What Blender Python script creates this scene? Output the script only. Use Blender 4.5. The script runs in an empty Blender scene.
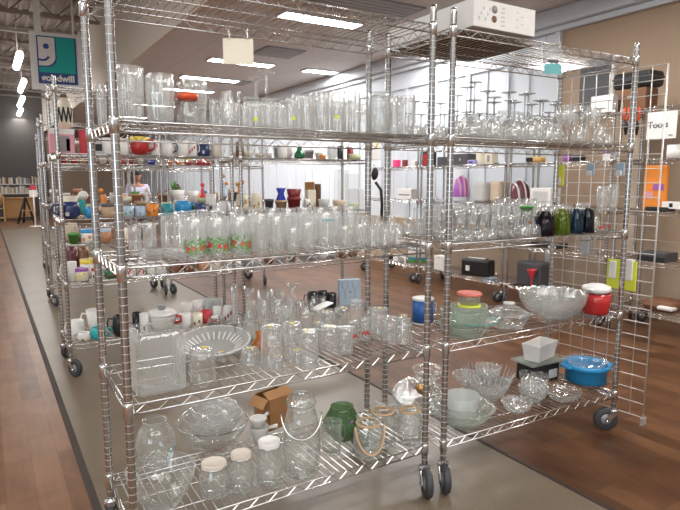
import bpy, math, random
from mathutils import Vector, Matrix

R = random.Random(11)
PI = math.pi
scene = bpy.context.scene
COL = scene.collection

# ------------------------------------------------------------------ camera
FPX = 574.33                      # focal length in pixels of the 680 x 510 frame
PITCH = math.radians(7.44)
YAW = math.radians(31.61)
CAM = Vector((-0.336, -1.80, 1.341))


def ray(px, py):
    X = (px - 340) / FPX
    Y = -(py - 255) / FPX
    cp, sp = math.cos(PITCH), math.sin(PITCH)
    x, y, z = X, cp + Y * sp, -sp + Y * cp
    c, s = math.cos(YAW), math.sin(YAW)
    return Vector((c * x + s * y, -s * x + c * y, z))


def at_z(px, py, z):
    r = ray(px, py)
    return CAM + r * ((z - CAM.z) / r.z)


def at_x(px, py, x):
    r = ray(px, py)
    return CAM + r * ((x - CAM.x) / r.x)


def at_y(px, py, y):
    r = ray(px, py)
    return CAM + r * ((y - CAM.y) / r.y)


def depth(P):
    d = Vector(P) - CAM
    y = math.sin(YAW) * d.x + math.cos(YAW) * d.y
    return y * math.cos(PITCH) - d.z * math.sin(PITCH)


cam_data = bpy.data.cameras.new('camera')
cam_data.sensor_width = 36.0
cam_data.lens = FPX / 680 * 36.0
cam_data.clip_start = 0.05
cam = bpy.data.objects.new('camera', cam_data)
COL.objects.link(cam)
cam.location = CAM
cam.rotation_euler = (PI / 2 - PITCH, 0, -YAW)
scene.camera = cam
scene.view_settings.view_transform = 'Standard'
scene.view_settings.look = 'None'
scene.cycles.max_bounces = 24
scene.cycles.diffuse_bounces = 3
scene.cycles.glossy_bounces = 4
scene.cycles.transmission_bounces = 6
scene.cycles.transparent_max_bounces = 48
scene.cycles.caustics_reflective = False
scene.cycles.caustics_refractive = False
scene.cycles.sample_clamp_indirect = 4.0
scene.cycles.use_denoising = True


# ------------------------------------------------------------------ materials
def nt(name):
    m = bpy.data.materials.new(name)
    m.use_nodes = True
    n = m.node_tree
    n.nodes.clear()
    out = n.nodes.new('ShaderNodeOutputMaterial')
    return m, n, out


def solid(name, col, rough=0.5, metal=0.0, var=0.06, scale=18.0, bump=0.0, spec=0.5, emit=0.0, coat=0.0):
    m, n, out = nt(name)
    b = n.nodes.new('ShaderNodeBsdfPrincipled')
    tc = n.nodes.new('ShaderNodeTexCoord')
    no = n.nodes.new('ShaderNodeTexNoise')
    no.inputs['Scale'].default_value = scale
    no.inputs['Detail'].default_value = 4
    n.links.new(tc.outputs['Object'], no.inputs['Vector'])
    mx = n.nodes.new('ShaderNodeMix')
    mx.data_type = 'RGBA'
    mx.inputs['A'].default_value = (*[max(0, c * (1 - var)) for c in col], 1)
    mx.inputs['B'].default_value = (*[min(1, c * (1 + var)) for c in col], 1)
    n.links.new(no.outputs['Fac'], mx.inputs['Factor'])
    n.links.new(mx.outputs['Result'], b.inputs['Base Color'])
    b.inputs['Roughness'].default_value = rough
    b.inputs['Metallic'].default_value = metal
    b.inputs['Specular IOR Level'].default_value = spec
    b.inputs['Coat Weight'].default_value = coat
    if emit:
        b.inputs['Emission Color'].default_value = (*col, 1)
        b.inputs['Emission Strength'].default_value = emit
    if bump:
        bp = n.nodes.new('ShaderNodeBump')
        bp.inputs['Strength'].default_value = bump
        bp.inputs['Distance'].default_value = 0.01
        n.links.new(no.outputs['Fac'], bp.inputs['Height'])
        n.links.new(bp.outputs['Normal'], b.inputs['Normal'])
    n.links.new(b.outputs['BSDF'], out.inputs['Surface'])
    return m


def glassmat(name, tint=(0.975, 0.985, 0.98), base=0.05, edge=0.8, power=2.6, milk=0.03, bump=0.25, scale=60.0, rough=0.05, milkcol=(0.9, 0.93, 0.92), whiten=0.42):
    m, n, out = nt(name)
    tc = n.nodes.new('ShaderNodeTexCoord')
    no = n.nodes.new('ShaderNodeTexNoise')
    no.inputs['Scale'].default_value = scale
    no.inputs['Detail'].default_value = 2
    mp = n.nodes.new('ShaderNodeMapping')
    mp.inputs['Scale'].default_value = (1, 1, 0.18)
    n.links.new(tc.outputs['Object'], mp.inputs['Vector'])
    n.links.new(mp.outputs['Vector'], no.inputs['Vector'])
    bp = n.nodes.new('ShaderNodeBump')
    bp.inputs['Strength'].default_value = bump
    bp.inputs['Distance'].default_value = 0.004
    n.links.new(no.outputs['Fac'], bp.inputs['Height'])
    lw = n.nodes.new('ShaderNodeLayerWeight')
    lw.inputs['Blend'].default_value = 0.5
    n.links.new(bp.outputs['Normal'], lw.inputs['Normal'])
    pw = n.nodes.new('ShaderNodeMath')
    pw.operation = 'POWER'
    pw.inputs[1].default_value = power
    n.links.new(lw.outputs['Facing'], pw.inputs[0])
    ma = n.nodes.new('ShaderNodeMath')
    ma.operation = 'MULTIPLY_ADD'
    ma.inputs[1].default_value = edge
    ma.inputs[2].default_value = base
    ma.use_clamp = True
    n.links.new(pw.outputs[0], ma.inputs[0])
    tr = n.nodes.new('ShaderNodeBsdfTransparent')
    tr.inputs['Color'].default_value = (*tint, 1)
    gl = n.nodes.new('ShaderNodeBsdfGlossy')
    gl.inputs['Roughness'].default_value = rough
    gl.inputs['Color'].default_value = (0.97, 0.98, 0.98, 1)
    n.links.new(bp.outputs['Normal'], gl.inputs['Normal'])
    df = n.nodes.new('ShaderNodeBsdfDiffuse')
    df.inputs['Color'].default_value = (*milkcol, 1)
    tl = n.nodes.new('ShaderNodeBsdfTranslucent')
    tl.inputs['Color'].default_value = (*milkcol, 1)
    ad = n.nodes.new('ShaderNodeMixShader')
    ad.inputs[0].default_value = 0.5
    n.links.new(df.outputs[0], ad.inputs[1])
    n.links.new(tl.outputs[0], ad.inputs[2])
    m1 = n.nodes.new('ShaderNodeMixShader')
    m1.inputs[0].default_value = milk
    n.links.new(tr.outputs[0], m1.inputs[1])
    n.links.new(ad.outputs[0], m1.inputs[2])
    m2 = n.nodes.new('ShaderNodeMixShader')
    n.links.new(ma.outputs[0], m2.inputs[0])
    n.links.new(m1.outputs[0], m2.inputs[1])
    m3 = n.nodes.new('ShaderNodeMixShader')
    m3.inputs[0].default_value = whiten  # white diffuse at the edges stands in for bright room reflections
    n.links.new(gl.outputs[0], m3.inputs[1])
    n.links.new(ad.outputs[0], m3.inputs[2])
    n.links.new(m3.outputs[0], m2.inputs[2])
    n.links.new(m2.outputs[0], out.inputs['Surface'])
    return m


def emis(name, col, strength):
    m, n, out = nt(name)
    e = n.nodes.new('ShaderNodeEmission')
    no = n.nodes.new('ShaderNodeTexNoise')
    no.inputs['Scale'].default_value = 3
    mr = n.nodes.new('ShaderNodeMapRange')
    mr.inputs['To Min'].default_value = strength * 0.92
    mr.inputs['To Max'].default_value = strength * 1.08
    n.links.new(no.outputs['Fac'], mr.inputs['Value'])
    n.links.new(mr.outputs['Result'], e.inputs['Strength'])
    e.inputs['Color'].default_value = (*col, 1)
    n.links.new(e.outputs[0], out.inputs['Surface'])
    return m


def woodfloor(name, c1, c2, c3, rough=0.33):
    m, n, out = nt(name)
    b = n.nodes.new('ShaderNodeBsdfPrincipled')
    tc = n.nodes.new('ShaderNodeTexCoord')
    mp = n.nodes.new('ShaderNodeMapping')
    mp.inputs['Rotation'].default_value = (0, 0, PI / 2)
    n.links.new(tc.outputs['Object'], mp.inputs['Vector'])
    br = n.nodes.new('ShaderNodeTexBrick')
    br.offset = 0.37
    br.inputs['Scale'].default_value = 1.0
    br.inputs['Brick Width'].default_value = 0.62
    br.inputs['Row Height'].default_value = 0.115
    br.inputs['Mortar Size'].default_value = 0.0015
    br.inputs['Bias'].default_value = 0.0
    br.inputs['Color1'].default_value = (0.0, 0.0, 0.0, 1)
    br.inputs['Color2'].default_value = (1.0, 1.0, 1.0, 1)
    br.inputs['Mortar'].default_value = (0.2, 0.2, 0.2, 1)
    n.links.new(mp.outputs['Vector'], br.inputs['Vector'])
    mp2 = n.nodes.new('ShaderNodeMapping')
    mp2.inputs['Scale'].default_value = (9, 1.5, 1)
    n.links.new(tc.outputs['Object'], mp2.inputs['Vector'])
    no = n.nodes.new('ShaderNodeTexNoise')
    no.inputs['Scale'].default_value = 2.2
    no.inputs['Detail'].default_value = 8
    no.inputs['Roughness'].default_value = 0.65
    n.links.new(mp2.outputs['Vector'], no.inputs['Vector'])
    no2 = n.nodes.new('ShaderNodeTexNoise')
    no2.inputs['Scale'].default_value = 5.0
    no2.inputs['Detail'].default_value = 5
    n.links.new(tc.outputs['Object'], no2.inputs['Vector'])
    a1 = n.nodes.new('ShaderNodeMath')
    a1.operation = 'MULTIPLY_ADD'
    a1.inputs[1].default_value = 0.32
    n.links.new(br.outputs['Color'], a1.inputs[0])
    a2 = n.nodes.new('ShaderNodeMath')
    a2.operation = 'MULTIPLY_ADD'
    a2.inputs[1].default_value = 0.62
    a2.inputs[2].default_value = -0.16
    n.links.new(no.outputs['Fac'], a2.inputs[0])
    n.links.new(a2.outputs[0], a1.inputs[2])
    a3 = n.nodes.new('ShaderNodeMath')
    a3.operation = 'MULTIPLY_ADD'
    a3.inputs[1].default_value = 0.45
    n.links.new(no2.outputs['Fac'], a3.inputs[0])
    n.links.new(a1.outputs[0], a3.inputs[2])
    cr = n.nodes.new('ShaderNodeValToRGB')
    cr.color_ramp.elements[0].position = 0.2
    cr.color_ramp.elements[0].color = (*c1, 1)
    cr.color_ramp.elements[1].position = 0.85
    cr.color_ramp.elements[1].color = (*c3, 1)
    e = cr.color_ramp.elements.new(0.5)
    e.color = (*c2, 1)
    n.links.new(a3.outputs[0], cr.inputs['Fac'])
    n.links.new(cr.outputs['Color'], b.inputs['Base Color'])
    b.inputs['Roughness'].default_value = rough
    b.inputs['Specular IOR Level'].default_value = 0.28
    n.links.new(b.outputs[0], out.inputs['Surface'])
    return m


def speckle(name, c1, c2, rough, scale=130):
    m, n, out = nt(name)
    b = n.nodes.new('ShaderNodeBsdfPrincipled')
    tc = n.nodes.new('ShaderNodeTexCoord')
    no = n.nodes.new('ShaderNodeTexNoise')
    no.inputs['Scale'].default_value = scale
    no.inputs['Detail'].default_value = 3
    n.links.new(tc.outputs['Object'], no.inputs['Vector'])
    no2 = n.nodes.new('ShaderNodeTexNoise')
    no2.inputs['Scale'].default_value = 2.5
    n.links.new(tc.outputs['Object'], no2.inputs['Vector'])
    av = n.nodes.new('ShaderNodeMath')
    av.operation = 'MULTIPLY_ADD'
    av.inputs[1].default_value = 0.4
    n.links.new(no2.outputs['Fac'], av.inputs[0])
    ml = n.nodes.new('ShaderNodeMath')
    ml.operation = 'MULTIPLY'
    ml.inputs[1].default_value = 0.6
    n.links.new(no.outputs['Fac'], ml.inputs[0])
    n.links.new(ml.outputs[0], av.inputs[2])
    cr = n.nodes.new('ShaderNodeValToRGB')
    cr.color_ramp.elements[0].position = 0.36
    cr.color_ramp.elements[0].color = (*c1, 1)
    cr.color_ramp.elements[1].position = 0.64
    cr.color_ramp.elements[1].color = (*c2, 1)
    n.links.new(av.outputs[0], cr.inputs['Fac'])
    n.links.new(cr.outputs['Color'], b.inputs['Base Color'])
    b.inputs['Roughness'].default_value = rough
    n.links.new(b.outputs[0], out.inputs['Surface'])
    return m


def tiles(name, c1, c2, w, h, mortar):
    m, n, out = nt(name)
    b = n.nodes.new('ShaderNodeBsdfPrincipled')
    tc = n.nodes.new('ShaderNodeTexCoord')
    br = n.nodes.new('ShaderNodeTexBrick')
    br.offset = 0.0
    br.inputs['Scale'].default_value = 1.0
    br.inputs['Brick Width'].default_value = w
    br.inputs['Row Height'].default_value = h
    br.inputs['Mortar Size'].default_value = 0.012
    br.inputs['Color1'].default_value = (*c1, 1)
    br.inputs['Color2'].default_value = (*c2, 1)
    br.inputs['Mortar'].default_value = (*mortar, 1)
    n.links.new(tc.outputs['Object'], br.inputs['Vector'])
    n.links.new(br.outputs['Color'], b.inputs['Base Color'])
    b.inputs['Roughness'].default_value = 0.8
    n.links.new(b.outputs[0], out.inputs['Surface'])
    return m


M = {}
M['chrome'] = solid('chrome', (0.70, 0.69, 0.68), 0.20, 1.0, 0.05)
M['post'] = solid('post_chrome_dim', (0.47, 0.455, 0.445), 0.16, 1.0, 0.06)  # darker than the shelf chrome: reflected dark room put into the base colour
M['tick'] = solid('groove_glint', (0.72, 0.72, 0.71), 0.35, 0.7, 0.04)  # pale colour paints the glints in the post grooves
M['glass'] = glassmat('clear_glass', (0.99, 0.993, 0.988), 0.09, 0.8, 2.4, 0.085, 0.35, 85, 0.05, (0.95, 0.96, 0.95), 0.36)
M['glass_thick'] = glassmat('thick_glass', (0.98, 0.988, 0.982), 0.07, 0.8, 2.5, 0.035, 0.35, 55, 0.04, (0.9, 0.93, 0.92), 0.28)
M['glass_cut'] = glassmat('cut_crystal', (0.975, 0.98, 0.975), 0.10, 0.85, 1.8, 0.13, 0.7, 80, 0.05, (0.92, 0.94, 0.93), 0.34)
M['glass_stem'] = glassmat('stem_glass', (0.70, 0.71, 0.71), 0.10, 0.6, 1.6, 0.06, 0.1, 40, 0.08, (0.5, 0.5, 0.5), 0.0)
M['glass_block'] = glassmat('ribbed_glass', (0.96, 0.97, 0.965), 0.12, 0.7, 1.7, 0.11, 0.35, 60, 0.05)
M['glass_white'] = glassmat('frosted_glass', (0.95, 0.96, 0.95), 0.05, 0.8, 2.2, 0.45, 0.2, 40, 0.15)
M['glass_green'] = glassmat('green_glass', (0.58, 0.74, 0.55), 0.05, 0.3, 3.0, 0.34, 0.2, 40, 0.06, (0.20, 0.33, 0.16))
M['glass_pale'] = glassmat('pale_green_glass', (0.95, 0.975, 0.955), 0.05, 0.7, 2.6, 0.22, 0.1, 40, 0.12, (0.80, 0.88, 0.80))
M['glass_teal'] = glassmat('teal_edge_glass', (0.45, 0.85, 0.78), 0.1, 0.7, 2.0, 0.25, 0.1, 40, 0.06, (0.25, 0.72, 0.62))
M['glass_amber'] = glassmat('amber_glass', (0.9, 0.52, 0.12), 0.05, 0.35, 3.0, 0.45, 0.3, 40, 0.06, (0.75, 0.34, 0.05))
M['glass_purple'] = glassmat('dark_purple_glass', (0.16, 0.10, 0.18), 0.05, 0.5, 3, 0.12, 0.5, 50, 0.06, (0.04, 0.025, 0.05))
M['glass_lime'] = glassmat('lime_glass', (0.50, 0.60, 0.10), 0.05, 0.5, 3, 0.2, 0.5, 50, 0.06, (0.38, 0.46, 0.05))
M['glass_blue'] = glassmat('blue_glass', (0.12, 0.30, 0.42), 0.05, 0.5, 3, 0.2, 0.5, 50, 0.06, (0.05, 0.16, 0.25))
M['glass_navy'] = glassmat('navy_glass', (0.10, 0.12, 0.20), 0.05, 0.5, 3, 0.2, 0.5, 50, 0.06, (0.03, 0.04, 0.08))
M['plastic_clear'] = glassmat('clear_plastic', (0.95, 0.95, 0.95), 0.10, 0.5, 2, 0.08, 0.15, 20, 0.12)

PAL = dict(white=(0.82, 0.80, 0.77), cream=(0.80, 0.74, 0.60), red=(0.50, 0.03, 0.03), darkred=(0.26, 0.03, 0.035), crimson=(0.62, 0.05, 0.07),
           orange=(0.82, 0.27, 0.04), yellow=(0.86, 0.66, 0.08), lime=(0.70, 0.75, 0.06), green=(0.10, 0.33, 0.06), darkgreen=(0.01, 0.14, 0.05),
           navy=(0.025, 0.04, 0.13), blue=(0.03, 0.13, 0.42), cobalt=(0.02, 0.05, 0.42), bright=(0.03, 0.30, 0.62), teal=(0.02, 0.42, 0.45), tealdark=(0.02, 0.27, 0.30),
           black=(0.015, 0.015, 0.017), grey=(0.30, 0.30, 0.31), lightgrey=(0.58, 0.58, 0.57), darkgrey=(0.075, 0.075, 0.085), brown=(0.20, 0.09, 0.045), tan=(0.52, 0.36, 0.22),
           terracotta=(0.50, 0.24, 0.13), card=(0.50, 0.25, 0.10), pink=(0.75, 0.35, 0.42), hotpink=(0.85, 0.06, 0.22), purple=(0.32, 0.10, 0.42), lavender=(0.40, 0.38, 0.75),
           beige=(0.66, 0.53, 0.40), rope=(0.62, 0.38, 0.20), palegreen=(0.55, 0.62, 0.36), gold=(0.55, 0.33, 0.10), skin=(0.36, 0.17, 0.11), skyblue=(0.45, 0.58, 0.70),
           maroon=(0.13, 0.03, 0.045), wood=(0.42, 0.22, 0.08), blond=(0.66, 0.46, 0.22))


def C(c, rough=0.35):
    k = 'c_%s_%d' % (c, int(rough * 100))
    if k not in M:
        M[k] = solid(k, PAL[c], rough)
    return M[k]


# ------------------------------------------------------------------ mesh builder
class MB:
    def __init__(self):
        self.v, self.f, self.s = [], [], []

    def add(self, vs, fs, smooth=False, T=None):
        b = len(self.v)
        if T is not None:
            vs = [T @ Vector(p) for p in vs]
        self.v.extend(tuple(p) for p in vs)
        self.f.extend(tuple(b + i for i in q) for q in fs)
        self.s.extend([smooth] * len(fs))
        return self

    def box(self, c, size, T=None, bev=0.0, taper=1.0):
        x, y, z = size[0] / 2, size[1] / 2, size[2] / 2
        b = min(bev, x * .9, y * .9, z * .9)
        if b <= 0:
            vs = [(c[0] + sx * x * (taper if sz < 0 else 1), c[1] + sy * y * (taper if sz < 0 else 1), c[2] + sz * z) for sz in (-1, 1) for sy in (-1, 1) for sx in (-1, 1)]
            fs = [(0, 2, 3, 1), (4, 5, 7, 6), (0, 1, 5, 4), (2, 6, 7, 3), (0, 4, 6, 2), (1, 3, 7, 5)]
            return self.add(vs, fs, False, T)
        # rounded box: rings of an octagon-cornered section
        rings = []
        for zz, ins in ((-z, b), (-z + b * .3, b * .3), (-z + b, 0), (z - b, 0), (z - b * .3, b * .3), (z, b)):
            k = taper + (1 - taper) * (zz + z) / (2 * z)
            ring = []
            for sx, sy, a0 in ((1, 1, 0), (-1, 1, 1), (-1, -1, 2), (1, -1, 3)):
                for j in range(4):
                    a = a0 * PI / 2 + j * PI / 6
                    ring.append((c[0] + (sx * (x - b) + (b - ins) * math.cos(a)) * k, c[1] + (sy * (y - b) + (b - ins) * math.sin(a)) * k, c[2] + zz))
            rings.append(ring)
        vs = [p for r in rings for p in r]
        fs = []
        for i in range(5):
            for j in range(16):
                fs.append((i * 16 + j, i * 16 + (j + 1) % 16, (i + 1) * 16 + (j + 1) % 16, (i + 1) * 16 + j))
        fs.append(tuple(range(15, -1, -1)))
        fs.append(tuple(5 * 16 + j for j in range(16)))
        return self.add(vs, fs, False, T)

    def path(self, pts, r, n=6, closed=False, T=None, rr=None):
        pts = [Vector(p) for p in pts]
        m = len(pts)
        if m < 2:
            return self
        d0 = (pts[1] - pts[0]).normalized()
        up = Vector((0, 0, 1)) if abs(d0.z) < .9 else Vector((1, 0, 0))
        a = d0.cross(up).normalized()
        vs, fs = [], []
        for i, p in enumerate(pts):
            if closed:
                d = (pts[(i + 1) % m] - pts[i - 1]).normalized()
            else:
                d = (pts[min(i + 1, m - 1)] - pts[max(i - 1, 0)]).normalized()
            a = (a - d * a.dot(d))
            if a.length < 1e-6:
                a = d.orthogonal()
            a.normalize()
            b = d.cross(a)
            q = rr[i] if rr else r
            for j in range(n):
                t = 2 * PI * j / n
                vs.append(p + a * (q * math.cos(t)) + b * (q * math.sin(t)))
        for i in range(m if closed else m - 1):
            k = (i + 1) % m
            for j in range(n):
                fs.append((i * n + j, i * n + (j + 1) % n, k * n + (j + 1) % n, k * n + j))
        if not closed:
            fs.append(tuple(range(n - 1, -1, -1)))
            fs.append(tuple((m - 1) * n + j for j in range(n)))
        return self.add(vs, fs, n > 4, T)

    def tube(self, p, q, r, n=6, T=None):
        return self.path([p, q], r, n, False, T)

    def lathe(self, prof, n=24, flute=None, cut=None, T=None, squash=1.0, scallop=None):
        """prof: (r, z) or (r, z, w) with w the weight of the fluting / cutting on that ring"""
        vs, fs, rings = [], [], []
        for p in prof:
            r, z = p[0], p[1]
            w = p[2] if len(p) > 2 else 0.0
            if r < 1e-6:
                rings.append((len(vs), 1))
                vs.append((0, 0, z))
                continue
            rings.append((len(vs), n))
            for j in range(n):
                t = 2 * PI * j / n
                k, dz = 1.0, 0.0
                if flute and w:
                    k += w * flute[0] * math.cos(flute[1] * t)
                if cut and w:
                    k += w * cut[0] * (math.cos(cut[1] * t + cut[2] * z) * math.cos(cut[1] * t - cut[2] * z))
                if scallop and w:
                    dz = w * scallop[0] * math.cos(scallop[1] * t)
                vs.append((r * k * math.cos(t), r * k * math.sin(t) * squash, z + dz))
        for (a, na), (b, nb) in zip(rings, rings[1:]):
            if na == 1 and nb == 1:
                continue
            for j in range(n):
                i = (j + 1) % n
                if na == 1:
                    fs.append((a, b + i, b + j))
                elif nb == 1:
                    fs.append((a + j, a + i, b))
                else:
                    fs.append((a + j, a + i, b + i, b + j))
        return self.add(vs, fs, True, T)

    def mesh(self, name):
        me = bpy.data.meshes.new(name)
        me.from_pydata(self.v, [], self.f)
        me.polygons.foreach_set('use_smooth', self.s)
        me.update()
        return me


def link(name, data, parent=None, loc=(0, 0, 0), rot=(0, 0, 0)):
    o = bpy.data.objects.new(name, data)
    COL.objects.link(o)
    o.location = loc
    o.rotation_euler = rot
    if parent is not None:
        o.parent = parent
    return o


def put(name, mb, mat, parent=None, loc=(0, 0, 0), rot=(0, 0, 0)):
    me = mb.mesh(name)
    me.materials.append(mat)
    return link(name, me, parent, loc, rot)


def tag(o, label, cat, group=None):
    o['label'] = label
    o['category'] = cat
    if group:
        o['group'] = group
    return o


def thing(name, label, cat, loc=(0, 0, 0), rz=0.0, group=None):
    return tag(link(name, None, None, loc, (0, 0, rz)), label, cat, group)


def single(name, mb, mat, label, cat, loc, rz=0.0, group=None):
    return tag(put(name, mb, mat, None, loc, (0, 0, rz)), label, cat, group)


def struct(name, mb, mat, loc=(0, 0, 0), parent=None):
    o = put(name, mb, mat, parent, loc)
    if parent is None:
        o['kind'] = 'structure'
    return o


def Rz(a):
    return Matrix.Rotation(a, 4, 'Z')


def TR(x, y, z, rz=0.0, rx=0.0, ry=0.0):
    return Matrix.Translation((x, y, z)) @ Rz(rz) @ Matrix.Rotation(rx, 4, 'X') @ Matrix.Rotation(ry, 4, 'Y')


ORD = ['', 'first', 'second', 'third', 'fourth', 'fifth', 'sixth', 'seventh', 'eighth', 'ninth', 'tenth', 'eleventh', 'twelfth', 'thirteenth', 'fourteenth', 'fifteenth', 'sixteenth',
       'seventeenth', 'eighteenth', 'nineteenth', 'twentieth', 'twenty-first', 'twenty-second', 'twenty-third', 'twenty-fourth', 'twenty-fifth', 'twenty-sixth', 'twenty-seventh',
       'twenty-eighth', 'twenty-ninth', 'thirtieth', 'thirty-first', 'thirty-second', 'thirty-third', 'thirty-fourth', 'thirty-fifth', 'thirty-sixth', 'thirty-seventh', 'thirty-eighth', 'thirty-ninth', 'fortieth', 'forty-first', 'forty-second', 'forty-third', 'forty-fourth', 'forty-fifth']

# ------------------------------------------------------------------ setting
ZC = 3.2       # low ceiling
ZH = 4.7       # high open ceiling
YF = 23.0      # far wall
XW = 5.2       # right wall
XS = 1.78      # soffit fascia

struct('floor', MB().box((-3.53, 9.5, -.05), (7.0, 29, .1)), woodfloor('wood_lit', (0.10, 0.047, 0.026), (0.185, 0.094, 0.052), (0.285, 0.158, 0.090), 0.36))  # paler copy of the plank wood, bright reflections painted into the colour
struct('floor_2', MB().box((3.58, 9.5, -.05), (3.64, 29, .1)), woodfloor('wood_dim', (0.045, 0.018, 0.008), (0.105, 0.045, 0.019), (0.195, 0.092, 0.042), 0.38))  # darker copy of the same planks, weaker light put into the colour
struct('floor_4', MB().box((.87, 20.25, -.05), (1.80, 7.5, .1)), woodfloor('wood_lit_far', (0.10, 0.047, 0.026), (0.185, 0.094, 0.052), (0.285, 0.158, 0.090), 0.36))  # repeats the paler, lit colours of the aisle planks
struct('floor_3', MB().box((.87, 5.75, -.05), (1.80, 21.5, .1)), speckle('sealed_concrete', (0.14, 0.106, 0.072), (0.205, 0.160, 0.113), 0.36))
dark_strip = solid('transition_strip', (0.04, 0.027, 0.02), 0.6)
for i, x in enumerate((-.03, 1.765)):
    w = .034 if i == 0 else .026
    pts = [(-w / 2, 0), (w / 2, 0), (w * .3, .006), (-w * .3, .006)]
    vs = [(px, y, pz) for y in (-5, 16.5) for px, pz in pts]
    struct('trim_%d' % (i + 1), MB().add(vs, [(0, 1, 2, 3), (7, 6, 5, 4), (0, 4, 5, 1), (1, 5, 6, 2), (2, 6, 7, 3), (3, 7, 4, 0)]), dark_strip, (x, 0, 0))

beige_wall = solid('beige_wall_paint', (0.43, 0.315, 0.22), 0.75, var=.03, scale=3)
white_wall = solid('white_wall_paint', (0.66, 0.70, 0.75), 0.7, var=.02, scale=3)
struct('wall_right', MB().box((XW + .06, -.7, ZC / 2), (.12, 6.6, ZC)), beige_wall)
w = MB().box((XW + .06, 2.6 + (YF - 2.6) / 2, ZC / 2), (.12, YF - 2.6, ZC))
struct('wall_right_white', w, white_wall)
batten = MB()
y = 2.62
while y < YF - .5:
    batten.box((XW - .012, y, 1.42), (.03, .07, 2.62))
    batten.box((XW - .008, y + .33, 1.42), (.016, .012, 2.55))
    y += .66
batten.box((XW - .014, 12.8, 2.76), (.034, 20.4, .10))
struct('trim_3', batten, white_wall)
corn = MB().box((XW - .05, 9.5, ZC - .09), (.16, 27, .18), bev=.02)
corn.box((XW - .02, 9.5, ZC - .21), (.08, 27, .06), bev=.01)
struct('trim_4', corn, white_wall)
struct('baseboard_right', MB().box((XW - .015, 2.0, .38), (.05, 9.0, .76)), solid('tan_wainscot', (0.45, 0.34, 0.245), .7))
struct('wall_far', MB().box((-2.6, YF + .06, ZH / 2), (8.8, .12, ZH)), solid('dark_grey_wall', (0.135, 0.125, 0.12), .8, var=.05, scale=2))
struct('wall_far_beige', MB().box((3.5, YF + .05, ZC / 2), (3.4, .1, ZC)), solid('brown_beige_wall', (0.36, 0.27, 0.20), .8))
struct('ceiling', MB().box((3.54, 9.5, ZC + .04), (3.5, 28, .08)), tiles('ceiling_tiles', (0.74, 0.71, 0.69), (0.76, 0.73, 0.71), .61, 1.22, (0.66, 0.63, 0.61)))
struct('wall_soffit', MB().box((XS - .02, 9.5, (ZC + ZH) / 2), (.06, 28, ZH - ZC + .1)), solid('soffit_paint', (0.74, 0.66, 0.58), .75, var=.02))
struct('ceiling_2', MB().box((-2.6, 9.5, ZH + .05), (8.8, 28, .1)), solid('metal_deck', (0.30, 0.26, 0.235), .8, var=.15, scale=2))
js = solid('joist_paint', (0.36, 0.315, 0.285), .7)
for k in range(14):
    yy = 3.0 + k * 1.45
    j = MB()
    for zz in (ZH - .04, ZH - .42):
        for dy in (-.03, .03):
            j.box((-1.7, yy + dy, zz), (6.9, .03, .045))
    x = -5.1
    up = True
    while x < 1.6:
        z0, z1 = (ZH - .42, ZH - .04) if up else (ZH - .04, ZH - .42)
        j.tube((x, yy, z0), (x + .38, yy, z1), .014, 5)
        x += .38
        up = not up
    struct('ceiling_beam_%d' % (k + 1), j, js)
deck = MB()
for k in range(40):
    deck.box((-5.6 + k * .185, 12, ZH - .012), (.07, 22, .03))
struct('ceiling_deck', deck, js)

# far shelf of books, desks, easel

# ------------------------------------------------------------------ wire racks
ZS = [1.945, 1.518, 1.080, 0.648, 0.215]


def shelf_mb(W, D, pitch=0.031):
    s = MB()
    sag = 0.0
    for z in (-.003, -.033):
        pts = [(0, 0, z), (W, 0, z), (W, D, z), (0, D, z)]
        for a, b in ((0, 1), (1, 2), (2, 3), (3, 0)):
            s.tube(pts[a], pts[b], .0034, 5)
    for a, b, L in (((0, 0), (W, 0), W), ((0, D), (W, D), W), ((0, 0), (0, D), D), ((W, 0), (W, D), D)):
        n = max(2, int(round((L - .03) / .038)))
        pts = []
        for i in range(n + 1):
            t = (.015 + (L - .03) * i / n) / L
            pts.append((a[0] + (b[0] - a[0]) * t, a[1] + (b[1] - a[1]) * t, -.003 if i % 2 else -.033))
        s.path(pts, .0022, 4)
    for k in (.2, .5, .8):
        s.tube((0, D * k, -.006), (W, D * k, -.006), .0026, 5)
    n = int(round(W / pitch))
    for i in range(1, n):
        x = W * i / n
        s.tube((x, -.001, -.0018), (x, D + .001, -.0018), .0021, 4)
    return s


def rings_mb(H):
    q = MB()
    z = .125
    while z < H - .03:
        q.lathe([(.0126, z + .0006), (.0133, z + .0009), (.0133, z + .0024), (.0126, z + .0027)], 12)
        z += .0254
    return q


def post_mb(H):
    r = .0132
    prof = [(0, .105), (r, .105)]
    z = .125
    prof += [(r, .13), (r, H - .03)]
    prof += [(r, H - .012), (r * .97, H - .004), (r * .7, H), (0, H)]
    return MB().lathe(prof, 12)


def sleeve_mb():
    return MB().lathe([(.0134, -.042), (.0168, -.040), (.0166, -.002), (.0156, .006), (.0134, .008)], 14)


def fork_mb():
    f = MB()
    f.lathe([(0, .148), (.010, .148), (.010, .122), (.024, .118), (.026, .108), (.020, .104), (0, .104)], 14)
    for s in (-1, 1):
        vs = []
        for x, z in ((-.016, .108), (.020, .108), (.052, .064), (.050, .048), (.036, .046), (-.006, .088)):
            vs += [(x, s * .0195, z), (x, s * .0225, z)]
        n = 6
        fs = [(2 * i, 2 * ((i + 1) % n), 2 * ((i + 1) % n) + 1, 2 * i + 1) for i in range(n)] + [tuple(range(0, 12, 2)), tuple(range(11, 0, -2))]
        f.add(vs, fs)
    f.box((.002, 0, .106), (.036, .045, .006))
    f.tube((.040, -.028, .0535), (.040, .028, .0535), .006, 8)
    f.box((-.008, 0, .098), (.012, .03, .02), bev=.003)
    return f


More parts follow.
